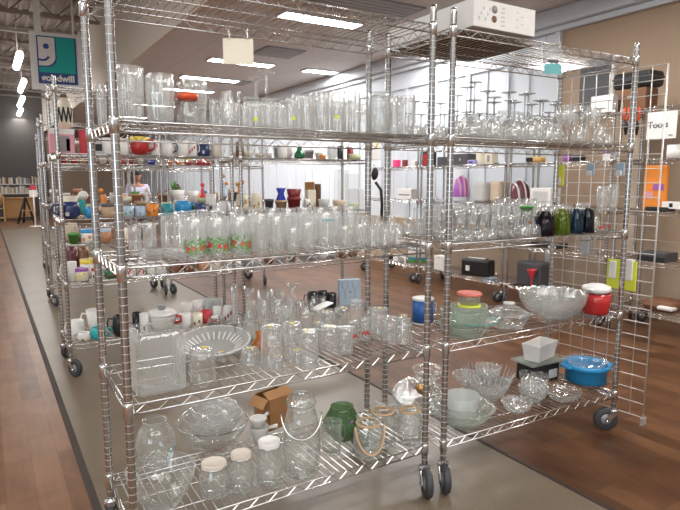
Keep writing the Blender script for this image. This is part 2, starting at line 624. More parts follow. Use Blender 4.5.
def wheel_mb():
    T = TR(.040, 0, .0635, 0, PI / 2)
    return MB().lathe([(.030, -.0135), (.058, -.0145), (.0615, -.011), (.0632, -.004), (.0632, .004), (.0615, .011), (.058, .0145), (.030, .0135), (.028, .010), (.028, -.010), (.030, -.0135)], 28, T=T)


def hub_mb():
    T = TR(.040, 0, .0635, 0, PI / 2)
    return MB().lathe([(0, -.016), (.018, -.015), (.022, -.012), (.029, -.012), (.029, .012), (.022, .012), (.018, .015), (0, .016)], 20, T=T)


MESH = {}


def cached(key, fn, mat):
    if key not in MESH:
        me = fn().mesh(key.split('|')[0])
        me.materials.append(mat)
        MESH[key] = me
    return MESH[key]


M['rubber'] = solid('caster_rubber', (0.045, 0.045, 0.05), .5)
M['hub'] = solid('caster_hub', (0.32, 0.34, 0.37), .35, .3)


def rack(label, x, y, rz, W, D, levels=ZS, H=2.015, swivel=(285, 250, 120, 62), group='wire racks in the rows'):
    t = thing('wire_rack', label, 'shelving rack', (x, y, 0), rz, group)
    for z in levels:
        s = link('wire_shelf', cached('wire_shelf|%.3f %.3f' % (W, D), lambda: shelf_mb(W, D), M['chrome']), t, (0, 0, z - .0014))
        for px, py in ((0, 0), (W, 0), (W, D), (0, D)):
            link('corner_sleeve', cached('corner_sleeve', sleeve_mb, M['chrome']), s, (px, py, 0))
    for i, (px, py) in enumerate(((0, 0), (W, 0), (W, D), (0, D))):
        p_ = link('post', cached('post|%.2f' % H, lambda: post_mb(H), M['post']), t, (px, py, 0))
        link('groove_rings', cached('groove_rings|%.2f' % H, lambda: rings_mb(H), M['tick']), p_)['kind'] = 'stuff'
        a = math.radians(swivel[i])
        c = link('caster', cached('caster', fork_mb, M['chrome']), t, (px, py, 0), (0, 0, a))
        w = link('wheel', cached('wheel', wheel_mb, M['rubber']), c)
        link('wheel_hub', cached('wheel_hub', hub_mb, M['hub']), c)
    return t


class Unit:
    def __init__(s, x, y, rz, W, D):
        s.x, s.y, s.rz, s.W, s.D = x, y, rz, W, D

    def w(s, lx, ly):
        c, n = math.cos(s.rz), math.sin(s.rz)
        return Vector((s.x + c * lx - n * ly, s.y + n * lx + c * ly, 0))

    def local(s, P):
        dx, dy = P[0] - s.x, P[1] - s.y
        c, n = math.cos(s.rz), math.sin(s.rz)
        return c * dx + n * dy, -n * dx + c * dy

    def at(s, px, py, ly):
        """point seen at pixel px, py on the vertical plane that runs along the unit at local depth ly"""
        nrm = Vector((-math.sin(s.rz), math.cos(s.rz), 0))
        P0 = s.w(0, ly)
        r = ray(px, py)
        return CAM + r * ((P0 - CAM).dot(nrm) / r.dot(nrm) + (0 if True else 0)) if True else None


def _at(s, px, py, ly):
    nrm = Vector((-math.sin(s.rz), math.cos(s.rz), 0))
    P0 = s.w(0, ly)
    r = ray(px, py)
    d = P0 - CAM
    return CAM + r * ((d.x * nrm.x + d.y * nrm.y) / (r.x * nrm.x + r.y * nrm.y))


Unit.at = _at
UA = Unit(0, 0, 0, 1.199, .441)
UB = Unit(1.292, -.014, math.radians(-1.78), 1.181, .4527)
UC1 = Unit(.093, 2.43, 0, 1.199, .441)
UC2 = Unit(1.365, 2.43, 0, 1.199, .441)
UD1 = Unit(.21, 4.97, 0, 1.199, .441)
UD2 = Unit(1.48, 4.97, 0, 1.199, .441)
UF1 = Unit(.36, 7.4, 0, 1.199, .441)
UF2 = Unit(1.63, 7.4, 0, 1.199, .441)
UE1 = Unit(4.45, 5.25, -PI / 2, 1.199, .441)
UE2 = Unit(4.45, 3.98, -PI / 2, 1.40, .441)
UE3 = Unit(4.45, 2.51, -PI / 2, 1.16, .441)
UE4 = Unit(4.45, 1.28, -PI / 2, 1.199, .441)


def mk(u, label, **k):
    return rack(label, u.x, u.y, u.rz, u.W, u.D, **k)


mk(UA, 'chrome wire rack on casters holding rows of clear tumblers, nearest the wood aisle', swivel=(285, 246, 110, 75))
mk(UB, 'chrome wire rack on casters with wine glasses, beside the white wire grid panel', swivel=(244, 148, 120, 60))
mk(UC1, 'chrome wire rack of mugs and teapots directly behind the tumbler rack', swivel=(300, 265, 110, 60))
mk(UC2, 'chrome wire rack with flower pots and a green vase, next to the mug rack')
mk(UD1, 'chrome wire rack of planters and figurines in the third row from the camera', swivel=(300, 262, 115, 60))
mk(UD2, 'chrome wire rack in the third row, ending over the wood floor', swivel=(285, 255, 120, 60))
mk(UF1, 'far chrome wire rack in the fourth row, at the aisle end')
mk(UF2, 'far chrome wire rack in the fourth row, inner one')
mk(UE1, 'chrome wire rack at the far end of the row along the white wall')
mk(UE2, 'chrome wire rack along the white wall with a striped cooler below', swivel=(290, 250, 120, 60))
mk(UE3, 'chrome wire rack along the wall with small electronics and a striped helmet', swivel=(300, 250, 120, 60))
mk(UE4, 'chrome wire rack against the beige wall under the tools sign', swivel=(300, 250, 120, 60))

# ------------------------------------------------------------------ glassware
STICK = C('yellow', .6)


def pfx(*pts):
    return list(pts)


def tumbler(h, rb, rt, inv=False, kind='plain', n=26, inner=True):
    """thick-based straight or tapered tumbler; kinds: plain, flute, cut, rib, dome"""
    wl = max(.0018, rt * .055)
    bt = max(.006, h * .07)
    fl = {'flute': (.05, 14), 'rib': (.028, 22), 'band': (.0, 1)}.get(kind)
    ct = (.05, 9, 90 / max(h / .1, .5)) if kind == 'cut' else None
    if kind in ('flute', 'rib'):
        n = fl[1] * 4 if fl[1] < 16 else fl[1] * 3
    elif kind == 'cut':
        n = 36
    K = 9 if kind == 'cut' else 4
    prof = [(0, .001), (rb * .8, .001), (rb * .96, .0), (rb, .004)]
    for i in range(K + 1):
        t = i / K
        r = rb + (rt - rb) * (t ** .85)
        w = 1.0 if .02 < t < (.78 if kind != 'flute' else .9) else 0.0
        if kind == 'dome':
            r = rb + (rt - rb) * math.sin(min(1, t * 1.7) * PI / 2)
        prof.append((r, .005 + (h - .006) * t, w))
    prof += [(rt - wl * .5, h), (rt - wl, h - .001)]
    if inner:
        prof += [(rt - wl - (rt - rb) * .5, h * .5), (rb - wl * .6, bt + .003), (rb * .5, bt), (0, bt)]
    if kind == 'band':
        prof = prof[:5] + [(rb + (rt - rb) * .3, h * .3), (rb * 1.06 + (rt - rb) * .35, h * .34), (rb * 1.06 + (rt - rb) * .40, h * .4), (rb + (rt - rb) * .45, h * .44)] + prof[6:]
    if inv:
        prof = [(p[0], h - p[1]) + tuple(p[2:]) for p in prof][::-1]
    return MB().lathe(prof, n, fl, ct)


def sticker(parent, z, col='yellow', dx=0.0, dy=0.0, sz=.012, side=None):
    s = MB()
    if side is None:
        s.box((dx, dy, z + .0006), (sz * 1.5, sz, .0008))
        put('price_sticker', s, C(col, .6), parent, (0, 0, 0), (0, 0, 0))
    else:
        r, a = side
        put('price_sticker', MB().box((0, 0, 0), (.001, sz, sz * 1.1)), C(col, .6), parent, (r * math.cos(a), r * math.sin(a), z), (0, 0, a))


FACE = -PI / 2 - YAW * .6      # direction from the shelves back towards the customer


def gtumbler(loc, h, r, kind, inv, label, group, mat='glass', stick=None, taper=.85, name='glass_tumbler', inner=True):
    rb = r * taper
    o = single(name, tumbler(h, rb, r, inv, kind, inner=inner), M[mat], label, 'drinking glass', loc, R.uniform(0, 6.28), group)
    if stick:
        if inv:
            sticker(o, h, stick, R.uniform(-.3, .3) * r, R.uniform(-.3, .3) * r)
        else:
            sticker(o, h * .35, stick, side=(r * .96, FACE - o.rotation_euler.z + R.uniform(-.4, .4)))
    return o


def stem_parts(h, r, shape):
    """(bowl profile, stem profile, foot profile) of an upright stemmed glass"""
    wl = .0015
    hb = h * {'wine': .48, 'flute': .62, 'coupe': .34, 'goblet': .6, 'martini': .45}[shape]
    z0 = h - hb
    if shape == 'coupe':
        P = [(.0045, 0), (.5, .12), (.85, .4), (1.0, .75), (1.02, 1.0)]
    elif shape == 'martini':
        P = [(.0045, 0), (.25, .2), (.5, .45), (.78, .75), (1.02, 1.0)]
    elif shape == 'flute':
        P = [(.0045, 0), (.45, .08), (.72, .3), (.82, .6), (.75, 1.0)]
    elif shape == 'goblet':
        P = [(.0045, 0), (.55, .08), (.85, .3), (.95, .6), (1.0, 1.0)]
    else:
        P = [(.0045, 0), (.55, .1), (.92, .32), (1.0, .55), (.86, 1.0)]
    bowl = [(0, z0 - .002)] + [(max(.0045, q * r), z0 + t * hb, 1.0 if .05 < t < .7 else 0) for q, t in P]
    rt = bowl[-1][0]
    bowl += [(rt - wl, h - .0005)] + [(max(.002, q * r - wl), z0 + .004 + t * (hb - .004)) for q, t in P[::-1][1:]] + [(0, z0 + .006)]
    stem = [(.0046, z0 + .001), (.0036, z0 * .75), (.0034, z0 * .4), (.0045, z0 * .12), (.0075, .005)]
    rf = r * (.86 if shape != 'flute' else 1.05)
    foot = [(.0075, .0052), (rf * .5, .0036), (rf * .97, .0018), (rf, .0008), (rf * .97, 0), (0, 0)]
    return bowl, stem, foot


def stemware(loc, h, r, shape, inv, label, group, mat='glass', fl=None):
    b, s, f = stem_parts(h, r, shape)
    if inv:
        b, s, f = [[(p[0], h - p[1]) + tuple(p[2:]) for p in q][::-1] for q in (b, s, f)]
    names = {'wine': 'wine_glass', 'flute': 'champagne_flute', 'coupe': 'coupe_glass', 'goblet': 'glass_goblet', 'martini': 'cocktail_glass'}
    t = thing(names[shape], label, 'stemmed glass', loc, R.uniform(0, 6.28), group)
    put('bowl', MB().lathe(b, 32 if fl else 22, fl), M[mat], t)
    put('stem', MB().lathe(s, 10), M['glass_stem'], t)
    put('foot', MB().lathe(f, 22), M['glass_stem'], t)
    return t


UNITNAME = {'A': 'tumbler rack', 'B': 'wine glass rack'}
LVL = ['top', 'upper', 'middle', 'lower', 'bottom']
ROWN = ['front', 'second', 'third', 'fourth', 'back']


def fits(u, lx, r):
    return max(r + .018, min(u.W - r - .018, lx))


ROWCOUNT = {}


def lab(desc, key, rown, shelf, rackname):
    k = (desc, rown, shelf, rackname)
    ROWCOUNT[k] = ROWCOUNT.get(k, 0) + 1
    i = ROWCOUNT[k]
    return '%s, %s from left, %s row, %s shelf, %s' % (desc, ORD[i], rown, shelf, rackname)


USED = {}


def clash(key, lx, r):
    for a, q in USED.setdefault(key, []):
        if abs(a - lx) < r + q + .001:
            return True
    USED[key].append((lx, r))
    return False


DESC = {('plain', False): 'clear smooth tumbler', ('plain', True): 'upside-down smooth tumbler', ('flute', False): 'clear fluted tumbler', ('flute', True): 'upside-down fluted tumbler',
        ('cut', False): 'diamond-cut tumbler', ('cut', True): 'upside-down diamond-cut tumbler', ('rib', False): 'fine-ribbed tumbler', ('rib', True): 'upside-down ribbed tumbler',
        ('dome', False): 'rounded tumbler', ('dome', True): 'upside-down rounded tumbler', ('band', False): 'banded tumbler', ('band', True): 'upside-down banded tumbler'}


def front_row(u, un, lv, rown, ly, specs):
    """specs: (px, width px, top py, kind, inverted, sticker, material)"""
    z = ZS[lv]
    for sp in specs:
        px, wp, top, kind, inv, st, mat = (list(sp) + [None, None, None])[:7]
        P = u.at(px, 200, ly)
        d = depth((P.x, P.y, z))
        r = wp / 2 * d / FPX
        h = u.at(px, top, ly).z - z
        lx, _ = u.local(P)
        lx = fits(u, lx, r)
        if clash((un, lv, rown), lx, r):
            r *= .8
            if clash((un, lv, rown), lx, r):
                continue
        W = u.w(lx, ly)
        gtumbler((W.x, W.y, z), h, r, kind, bool(inv), lab(DESC[(kind, bool(inv))], '', rown, LVL[lv], UNITNAME[un]), 'tumblers on the %s shelf of the %s' % (LVL[lv], UNITNAME[un]),
                 mat or 'glass', st, R.uniform(.78, .92) if kind != 'dome' else .5)


def fill_row(u, un, lv, rown, ly, x0, x1, kinds, hr, rr, inv=0.5, step=1.0, stick=.15):
    z = ZS[lv]
    x = x0
    run = 0
    while x < x1:
        if run <= 0:
            run = R.randint(2, 5)
            kind = R.choice(kinds)
            iv = R.random() < inv
            h = R.uniform(*hr)
            r = R.uniform(*rr)
        if x + 2 * r > x1 + .02:
            break
        W = u.w(x + r, ly + R.uniform(-.004, .004))
        gtumbler((W.x, W.y, z), h, r, kind, iv, lab(DESC[(kind, iv)], '', rown, LVL[lv], UNITNAME[un]), 'tumblers on the %s shelf of the %s' % (LVL[lv], UNITNAME[un]),
                 'glass', R.choice(['yellow', 'lime', 'orange']) if R.random() < stick else None, .86, inner=False)
        x += 2 * r * step + R.uniform(.003, .012)
        run -= 1


# ---- upper shelf of the tumbler rack
front_row(UA, 'A', 1, 'front', .055, [
    (134, 27, 68, 'flute'), (164, 27, 77, 'flute'), (216, 8, 100, 'plain'), (232, 20, 103, 'cut'), (246.5, 11, 105, 'rib'), (258.5, 11, 104, 'rib', 0, 'lime'), (270, 11, 104, 'rib'), (281.5, 10, 105, 'rib'),
    (293, 12, 98, 'flute', 0, 'lime'), (307, 14, 97, 'cut'), (322, 15, 92, 'flute'), (338, 15, 91, 'flute', 0, 'lime'), (353.5, 13, 93, 'cut'), (404, 19, 96, 'cut'), (422, 11, 106, 'plain', 0, 'yellow')])
front_row(UA, 'A', 1, 'second', .15, [
    (133, 25, 67, 'rib'), (165, 25, 75, 'flute'), (198, 24, 80, 'flute'), (229, 19, 92, 'dome', 1), (251, 12, 103, 'plain'), (264, 12, 103, 'plain'), (277, 12, 103, 'cut'), (300, 15, 95, 'flute'),
    (317, 15, 93, 'rib'), (333, 15, 92, 'flute'), (349, 14, 91, 'flute'), (398, 16, 97, 'flute'), (414, 13, 103, 'rib')])
fill_row(UA, 'A', 1, 'third', .245, .50, 1.17, ['flute', 'rib', 'plain', 'cut'], (.10, .145), (.028, .036), .4)
fill_row(UA, 'A', 1, 'fourth', .335, .66, 1.17, ['flute', 'rib', 'plain'], (.10, .15), (.028, .036), .4)
front_row(UA, 'A', 1, 'back', .405, [(104, 10, 84, 'plain')])


M['collar'] = solid('collar_orange_red', (0.68, 0.09, 0.03), .25)


def carafe(loc, h, r, label):
    t = thing('glass_carafe', label, 'carafe', loc)
    prof = [(0, 0), (r * .95, 0), (r, .01, 1), (r * .8, h * .3, 1), (r * .5, h * .58), (r * .42, h * .66), (r * .6, h * .78), (r * .95, h), (r * .9, h), (r * .38, h * .67), (r * .9, .012), (0, .012)]
    put('body', MB().lathe(prof, 40, (.03, 10)), M['glass_thick'], t)
    T = TR(0, 0, h * .66)
    put('neck_collar', MB().lathe([(r * .44, -.008), (r * .80, -.010), (r * .95, .002), (r * .86, .012), (r * .50, .010), (r * .44, -.008)], 24, T=T), M['collar'], t)
    return t


P = UA.at(191, 200, .06)
carafe((P.x, P.y, ZS[1]), UA.at(191, 84, .06).z - ZS[1], 11 * depth(P) / FPX, 'hourglass carafe with red neck collar on upper shelf of tumbler rack')


def pitcher(loc, h, r, label, mat='glass_cut', hang=0.0, kind=(.04, 12)):
    t = thing('glass_pitcher', label, 'pitcher', loc, hang)
    prof = [(0, 0), (r * .8, 0), (r * .86, .006), (r * .95, h * .25, 1), (r, h * .5, 1), (r * .92, h * .75, 1), (r * .86, h * .88), (r * .98, h), (r * .93, h), (r * .82, h * .85), (r * .93, h * .4), (r * .8, .015), (0, .013)]
    put('body', MB().lathe(prof, 48, kind), M[mat], t)
    pts = [(-r * .88, 0, h * .86)]
    for i in range(9):
        a = PI / 2 + i / 8 * PI
        pts.append((-r * .95 + math.cos(a) * r * .8, 0, h * .55 + math.sin(a) * h * .30))
    put('handle', MB().path(pts, .0065, 8), M['glass_thick'], t)
    s = MB().path([(r * .80, 0, h * .95), (r * 1.05, 0, h * .985), (r * 1.22, 0, h * 1.005)], .007, 8)
    put('spout', s, M['glass_thick'], t)
    return t


P = UA.at(379, 200, .10)
pitcher((P.x, P.y, ZS[1]), UA.at(379, 93, .10).z - ZS[1], 11.5 * depth(P) / FPX, 'cut glass pitcher with looped handle on upper shelf of tumbler rack', hang=YAW * -1 + .3)


def candlestick(loc, h, label, r=.03):
    t = thing('glass_candlestick', label, 'candlestick', loc, 0, 'tall glass candlesticks')
    put('base', MB().lathe([(0, 0), (r, 0), (r, .004), (r * .4, .014), (.006, .02)], 24), M['glass_thick'], t)
    put('stem', MB().lathe([(.006, .02), (.0045, h * .3), (.0045, h * .9), (.008, h - .01)], 12), M['glass_thick'], t)
    put('cup', MB().lathe([(.008, h - .012), (r * .9, h - .004), (r, h), (r * .9, h), (0, h - .008)], 24), M['glass_thick'], t)


for px, top, n in ((258, 78, 'shorter'), (268.5, 72, 'taller')):
    P = UA.at(px, 200, .10)
    candlestick((P.x, P.y, ZS[1]), UA.at(px, top, .10).z - ZS[1], '%s of two tall thin glass candlesticks standing above the tumblers' % n, 8 * depth(P) / FPX)

# ---- middle shelf of the tumbler rack
front_row(UA, 'A', 2, 'front', .06, [
    (260.5, 15, 213, 'plain'), (277, 15, 216, 'rib'), (293, 15, 228, 'plain'), (308.5, 14, 222, 'flute'), (345, 15, 226, 'cut'), (360, 12, 224, 'rib'),
    (373, 11.5, 224, 'dome', 1), (385.5, 11.5, 223, 'dome', 1), (398, 11.5, 223, 'dome', 1), (415, 20, 222, 'cut', 0, 'yellow', 'glass_cut')])
front_row(UA, 'A', 2, 'second', .16, [
    (180, 17, 212, 'plain', 1), (199, 18, 210, 'plain', 1), (218, 18, 209, 'plain', 1), (237, 17, 208, 'plain', 1), (255, 16, 208, 'plain', 1), (272, 15, 208, 'flute'), (288, 15, 208, 'rib'), (304, 15, 207, 'flute'),
    (320, 14, 207, 'plain'), (335, 14, 206, 'rib'), (350, 14, 206, 'flute', 0, 'yellow'), (365, 13, 216, 'dome', 1), (379, 12, 216, 'dome', 1), (392, 12, 215, 'dome', 1), (406, 12, 214, 'rib')])
front_row(UA, 'A', 2, 'third', .26, [
    (133, 13, 226, 'rib'), (148, 13, 224, 'flute'), (167, 15, 213, 'plain', 1), (186, 16, 211, 'rib', 1), (207, 16, 211, 'plain', 1)])
fill_row(UA, 'A', 2, 'third', .255, .36, 1.17, ['plain', 'rib', 'flute'], (.10, .135), (.029, .035), .5)
fill_row(UA, 'A', 2, 'fourth', .345, .28, 1.17, ['plain', 'rib', 'flute'], (.10, .13), (.028, .034), .5)


def motif_glass(px, wp, top, ly, label, kind):
    P = UA.at(px, 200, ly)
    z = ZS[2]
    r = wp / 2 * depth((P.x, P.y, z)) / FPX
    h = UA.at(px, top, ly).z - z
    t = thing('glass_tumbler', label, 'drinking glass', (P.x, P.y, z), 0, 'holiday flower tumblers' if kind == 'flower' else None)
    put('body', tumbler(h, r * .9, r, False, 'plain', 32), M['glass'], t)
    rr = r * .97

    def on(a, zz):
        return Vector(((rr + .001) * math.cos(a), (rr + .001) * math.sin(a), zz))

    red, grn = MB(), MB()

    def petal(mb, a, zz, L, wd, ang):
        ux, uz = math.cos(ang), math.sin(ang)
        pts = []
        for s, tt in ((0, 0), (.5, wd), (1, 0), (.5, -wd)):
            da = (ux * L * s - uz * L * tt) / rr
            pts.append(on(a + da, zz + uz * L * s + ux * L * tt))
        mb.add(pts, [(0, 1, 2, 3)])

    if kind == 'flower':
        k = 0
        for i in range(5):
            a = FACE - 1.5 + i * .75 + R.uniform(-.1, .1)
            zz = h * .30 + R.uniform(-.008, .008)
            for j in range(7):
                petal(red, a, zz, .014 if i % 2 else .010, .33, j * 2 * PI / 7 + R.random())
            for j in range(18):
                petal(grn, a + R.uniform(-.45, .45), zz + R.uniform(-.022, .026), .013, .24, R.uniform(0, 6.28))
        put('red_flower_print', red, C('crimson', .5), t)
        put('green_leaf_print', grn, C('green', .5), t)
    else:
        for i in range(4):
            a = FACE - .8 + i * .5
            petal(grn, a, h * .80, .022, .3, .2)
            petal(red, a + .06, h * .83, .016, .3, .2)
        put('teal_leaf_print', grn, C('tealdark', .5), t)
        put('white_leaf_print', red, C('white', .5), t)


for px, wd, tp, n in ((194, 22, 218, 'first'), (217, 22, 217, 'second'), (240, 21, 216, 'third')):
    motif_glass(px, wd, tp, .06, 'tumbler printed with red poinsettias and green leaves, %s of three from aisle' % n, 'flower')
motif_glass(326, 17, 212, .06, 'clear tumbler with teal and white leaf print on middle shelf', 'leaf')


def dishstack(loc, r, n, label, mat='glass_thick'):
    t = thing('glass_saucer', label, 'dish', loc)
    return t


for i, (px, wp, ly, zz) in enumerate([(153, 26, .10, 0.0), (153, 25, .10, .012), (153, 24, .10, .024), (176, 28, .085, 0.0), (176, 27, .085, .013)]):
    P = UA.at(px, 250, ly)
    r = wp / 2 * depth(P) / FPX
    prof = [(0, 0), (r * .5, 0), (r * .62, .004, 1), (r, .016, 1), (r * .98, .018, 1), (r * .6, .007), (0, .005)]
    single('glass_dish', MB().lathe(prof, 36, (.02, 12)), M['glass_cut'], 'shallow clear glass dish, %s in the stack %s' % (['lowest', 'middle', 'top', 'lower', 'upper'][i], 'nearest the corner post' if i < 3 else 'beside the poinsettia tumblers'),
           'dish', (P.x, P.y, ZS[2] + zz + .0005), 0, 'shallow dishes on the middle shelf')

# ------------------------------------------------------------------ placing by visible base
def spot(px, py, wp, hp, z):
    """base centre, radius and height of an upright thing whose outline is wp wide, hp tall and whose front foot shows at px, py on the level z"""
    P = at_z(px, py, z)
    d = depth(P)
    r = wp / 2 * d / FPX
    rd = ray(px, py)
    hd = Vector((rd.x, rd.y, 0)).normalized()
    th = math.atan2(-rd.z, math.hypot(rd.x, rd.y))
    c = P + hd * r
    c.z = z
    h = (hp * d / FPX - 2 * r * math.sin(th) * .9) / math.cos(th)
    return c, r, max(.015, h)


def onrow(u, px, ly, wp, top, z):
    P = u.at(px, 200, ly)
    P.z = z
    d = depth(P)
    return P, wp / 2 * d / FPX, u.at(px, top, ly).z - z


def bowl_prof(r, h, foot=.5, wl=.003, rimw=0.0, w=1.0, steep=False):
    if steep:
        return [(0, 0), (r * foot, 0), (r * foot * 1.03, .004), (r * (.35 + .65 * .62), h * .3, w), (r * .90, h * .6, w), (r * .98, h * .9, w), (r, h, w), (r - wl, h, w), (r * .96 - wl, h * .88), (r * .88 - wl, h * .6), (r * foot * .9, .010), (0, .008)]
    o = [(0, 0), (r * foot, 0), (r * foot * 1.02, .004), (r * .78, h * .35, w), (r * .93, h * .66, w), (r, h * .95, w), (r + rimw, h, w)]
    i = [(r + rimw * .9 - .0005, h + .002, w), (r - wl, h * .95, w), (r * .93 - wl, h * .66), (r * .76 - wl, h * .36), (r * foot * .8, .007), (0, .006)]
    return o + i


def bowl(loc, r, h, label, mat, name='glass_bowl', flute=None, cut=None, scallop=None, foot=.5, rimw=.0, n=40, group=None, rim=None, cat='bowl', steep=False):
    o = single(name, MB().lathe(bowl_prof(r, h, foot, rimw=rimw, steep=steep), n, flute, cut, scallop=scallop), M[mat] if isinstance(mat, str) else mat, label, cat, loc, 0, group)
    if rim:
        put('rim', MB().path([(r * math.cos(a * PI / 18), r * math.sin(a * PI / 18), h) for a in range(36)], .0028, 6, True), rim, o)
    return o


# ---- lower shelf of the tumbler rack (z .683)
Z3 = ZS[3]
# big ribbed glass block canister at the front corner
c0 = UA.w(.115, .115)
t = thing('glass_canister', 'large square ribbed clear glass canister at the corner post', 'canister', (c0.x, c0.y, Z3 + .001), .06)
b = MB()
hw, hh = .076, .205
ring = []
K = 14
for side in range(4):
    for j in range(K):
        u_ = -1 + 2 * j / K
        rib = 1 + (.06 if j % 2 else 0)
        p = (u_ * hw * .97, -hw * rib) if side == 0 else (hw * rib, u_ * hw * .97) if side == 1 else (-u_ * hw * .97, hw * rib) if side == 2 else (-hw * rib, -u_ * hw * .97)
        ring.append(p)
levels = [(0, .93), (.008, 1), (.03, 1), (hh * .5, 1), (hh - .035, 1), (hh - .015, .93), (hh, .80)]
vs = [(p[0] * k, p[1] * k, z) for z, k in levels for p in ring]
n = len(ring)
fs = [(i * n + j, i * n + (j + 1) % n, (i + 1) * n + (j + 1) % n, (i + 1) * n + j) for i in range(len(levels) - 1) for j in range(n)] + [tuple(range(n - 1, -1, -1))]
b.add(vs, fs, True)
put('body', b, M['glass_block'], t)
put('inner_base', MB().box((0, 0, .022), (hw * 1.7, hw * 1.7, .012), bev=.005), M['glass_thick'], t)
put('rim', MB().path([(hw * .8 * x, hw * .8 * y, hh) for x, y in ((-1, -1), (1, -1), (1, 1), (-1, 1))], .005, 6, True), M['glass_thick'], t)

LOW = [  # px, base py, width, height, kind, mat, sticker, desc
    (203, 388, 27, 44, 'plain', 'glass_thick', 'yellow', 'upside-down straight glass jar beside the square ribbed canister'),
    (272, 371, 23, 48, 'plain', 'glass', 'yellow', 'upside-down smooth tumbler in front of the amber vase'),
    (292, 362, 21, 42, 'plain', 'glass', 'yellow', 'upside-down smooth tumbler just right of the amber vase'),
    (309, 370, 20, 42, 'plain', 'glass', 'yellow', 'upside-down frosted-band tumbler near the shelf edge'),
    (329, 356, 20, 32, 'plain', 'glass', 'yellow', 'upside-down short tumbler beside the frosted-band one'),
    (345, 355, 16, 30, 'cut', 'glass_cut', None, 'upside-down cut tumbler beside two red-dotted ones'),
    (390, 345, 16, 30, 'flute', 'glass', None, 'upside-down fluted tumbler before the ribbed jar'),
    (403, 345, 18, 32, 'dome', 'glass', 'yellow', 'upside-down rounded tumbler near the end post'),
    (379, 340, 19, 34, 'rib', 'glass', 'yellow', 'upside-down ribbed tumbler behind the fluted one'),
    (372, 330, 16, 24, 'dome', 'glass', 'yellow', 'upside-down domed glass at the back of the lower shelf'),
    (341, 330, 15, 24, 'plain', 'glass', 'yellow', 'upside-down small glass under the pale blue gift box'),
    (357, 325, 15, 26, 'flute', 'glass', None, 'upside-down fluted glass right of the gift box'),
    (327, 335, 16, 25, 'plain', 'glass', 'yellow', 'upside-down low glass beside the white plate edge'),
    (318, 345, 15, 24, 'cut', 'glass', 'yellow', 'small upside-down cut glass in the middle of lower shelf'),
]
for px, py, wp, hp, kd, mt, st, ds in LOW:
    c, r, h = spot(px, py, wp, hp, Z3)
    gtumbler((c.x, c.y, Z3), h, r, kd, True, ds, 'upturned tumblers on the lower shelf', mt, st, .9 if kd != 'dome' else .55)
for px, py, wp, hp, ds in ((251, 367, 23, 22, 'small upturned cut crystal bowl nearest the front edge'), (278, 371, 13, 17, 'tiny upturned cut glass votive in front of the tumblers'), (298, 366, 13, 18, 'tiny upturned cut glass votive beside the frosted-band tumbler'),
                           (243, 357, 17, 13, 'small upturned cut dish at the platter edge'), (222, 362, 14, 12, 'small upturned cut dish under the lace platter')):
    c, r, h = spot(px, py, wp, hp, Z3)
    o = single('crystal_votive', tumbler(h, r * .75, r, True, 'cut'), M['glass_cut'], ds, 'votive', (c.x, c.y, Z3), 0, 'small upturned crystal pieces')
    sticker(o, h, 'yellow')
for i, (px, py) in enumerate(((353, 345), (365, 342))):
    c, r, h = spot(px, py, 11, 25, Z3)
    t = thing('glass_tumbler', 'small glass with red and white print, %s of the pair' % ('nearer the aisle' if i == 0 else 'farther from the aisle'), 'drinking glass', (c.x, c.y, Z3), 0, 'red-printed small glasses')
    put('body', tumbler(h, r * .9, r, True, 'plain'), M['glass'], t)
    q = MB()
    for j in range(5):
        a = FACE - .7 + j * .3
        q.box((0, 0, h * .35 + (j % 2) * .008), (.001, r * .35, r * .45), T=TR(r * 1.0 * math.cos(a), r * 1.0 * math.sin(a), 0, a))
    put('red_print', q, C('red', .5), t)

# scalloped lace platter leaning behind
c, r, h = spot(218, 366, 78, 38, Z3)
lean = TR(0, 0, .022, -YAW, math.radians(9))
prof = [(0, 0), (.050, 0, .0), (.062, .006, .4), (.082, .030, .7), (.098, .044, 1), (.104, .047, 1), (.104, .050, 1), (.096, .048, 1), (.079, .033, .7), (.06, .010, .4), (0, .006)]
sc = r / .104
c.x -= .012
o = thing('lace_platter', 'white lace-edged round glass dish lying behind the straight jar', 'platter', (c.x, c.y, Z3))
put('dish', MB().lathe([(p[0] * sc, p[1] * sc * .6, p[2] if len(p) > 2 else 0) for p in prof], 96, (.010, 24), T=lean, scallop=(.002, 24)), M['glass_white'], o)
pr_ = MB()
for j in range(28):
    a = 2 * PI * j / 28
    pr_.box((0, 0, 0), (.026 * sc, .0040 * sc, .002), T=lean @ TR(.068 * sc * math.cos(a), .068 * sc * math.sin(a), .014 * sc, a, 0, -.6))
put('cut_spray', pr_, C('white', .3), o)
pr_ = MB()
for j in range(72):
    a = 2 * PI * j / 72
    pr_.box((0, 0, 0), (.0045 * sc, .0045 * sc, .004), T=lean @ TR(.100 * sc * math.cos(a), .100 * sc * math.sin(a), .030 * sc, a))
put('lace_rim', pr_, C('white', .3), o)

# amber vase
c, r, h = spot(261, 359, 18, 29, Z3)
t = thing('amber_vase', 'small amber glass vase with pinched neck behind the tumblers', 'vase', (c.x, c.y, Z3))
put('body', MB().lathe([(0, 0), (r * .7, 0), (r, h * .25, 1), (r * .9, h * .55, 1), (r * .42, h * .84), (r * .66, h), (r * .58, h), (r * .36, h * .83), (r * .8, h * .5), (r * .6, .006), (0, .006)], 40, (.05, 10)), M['glass_amber'], t)

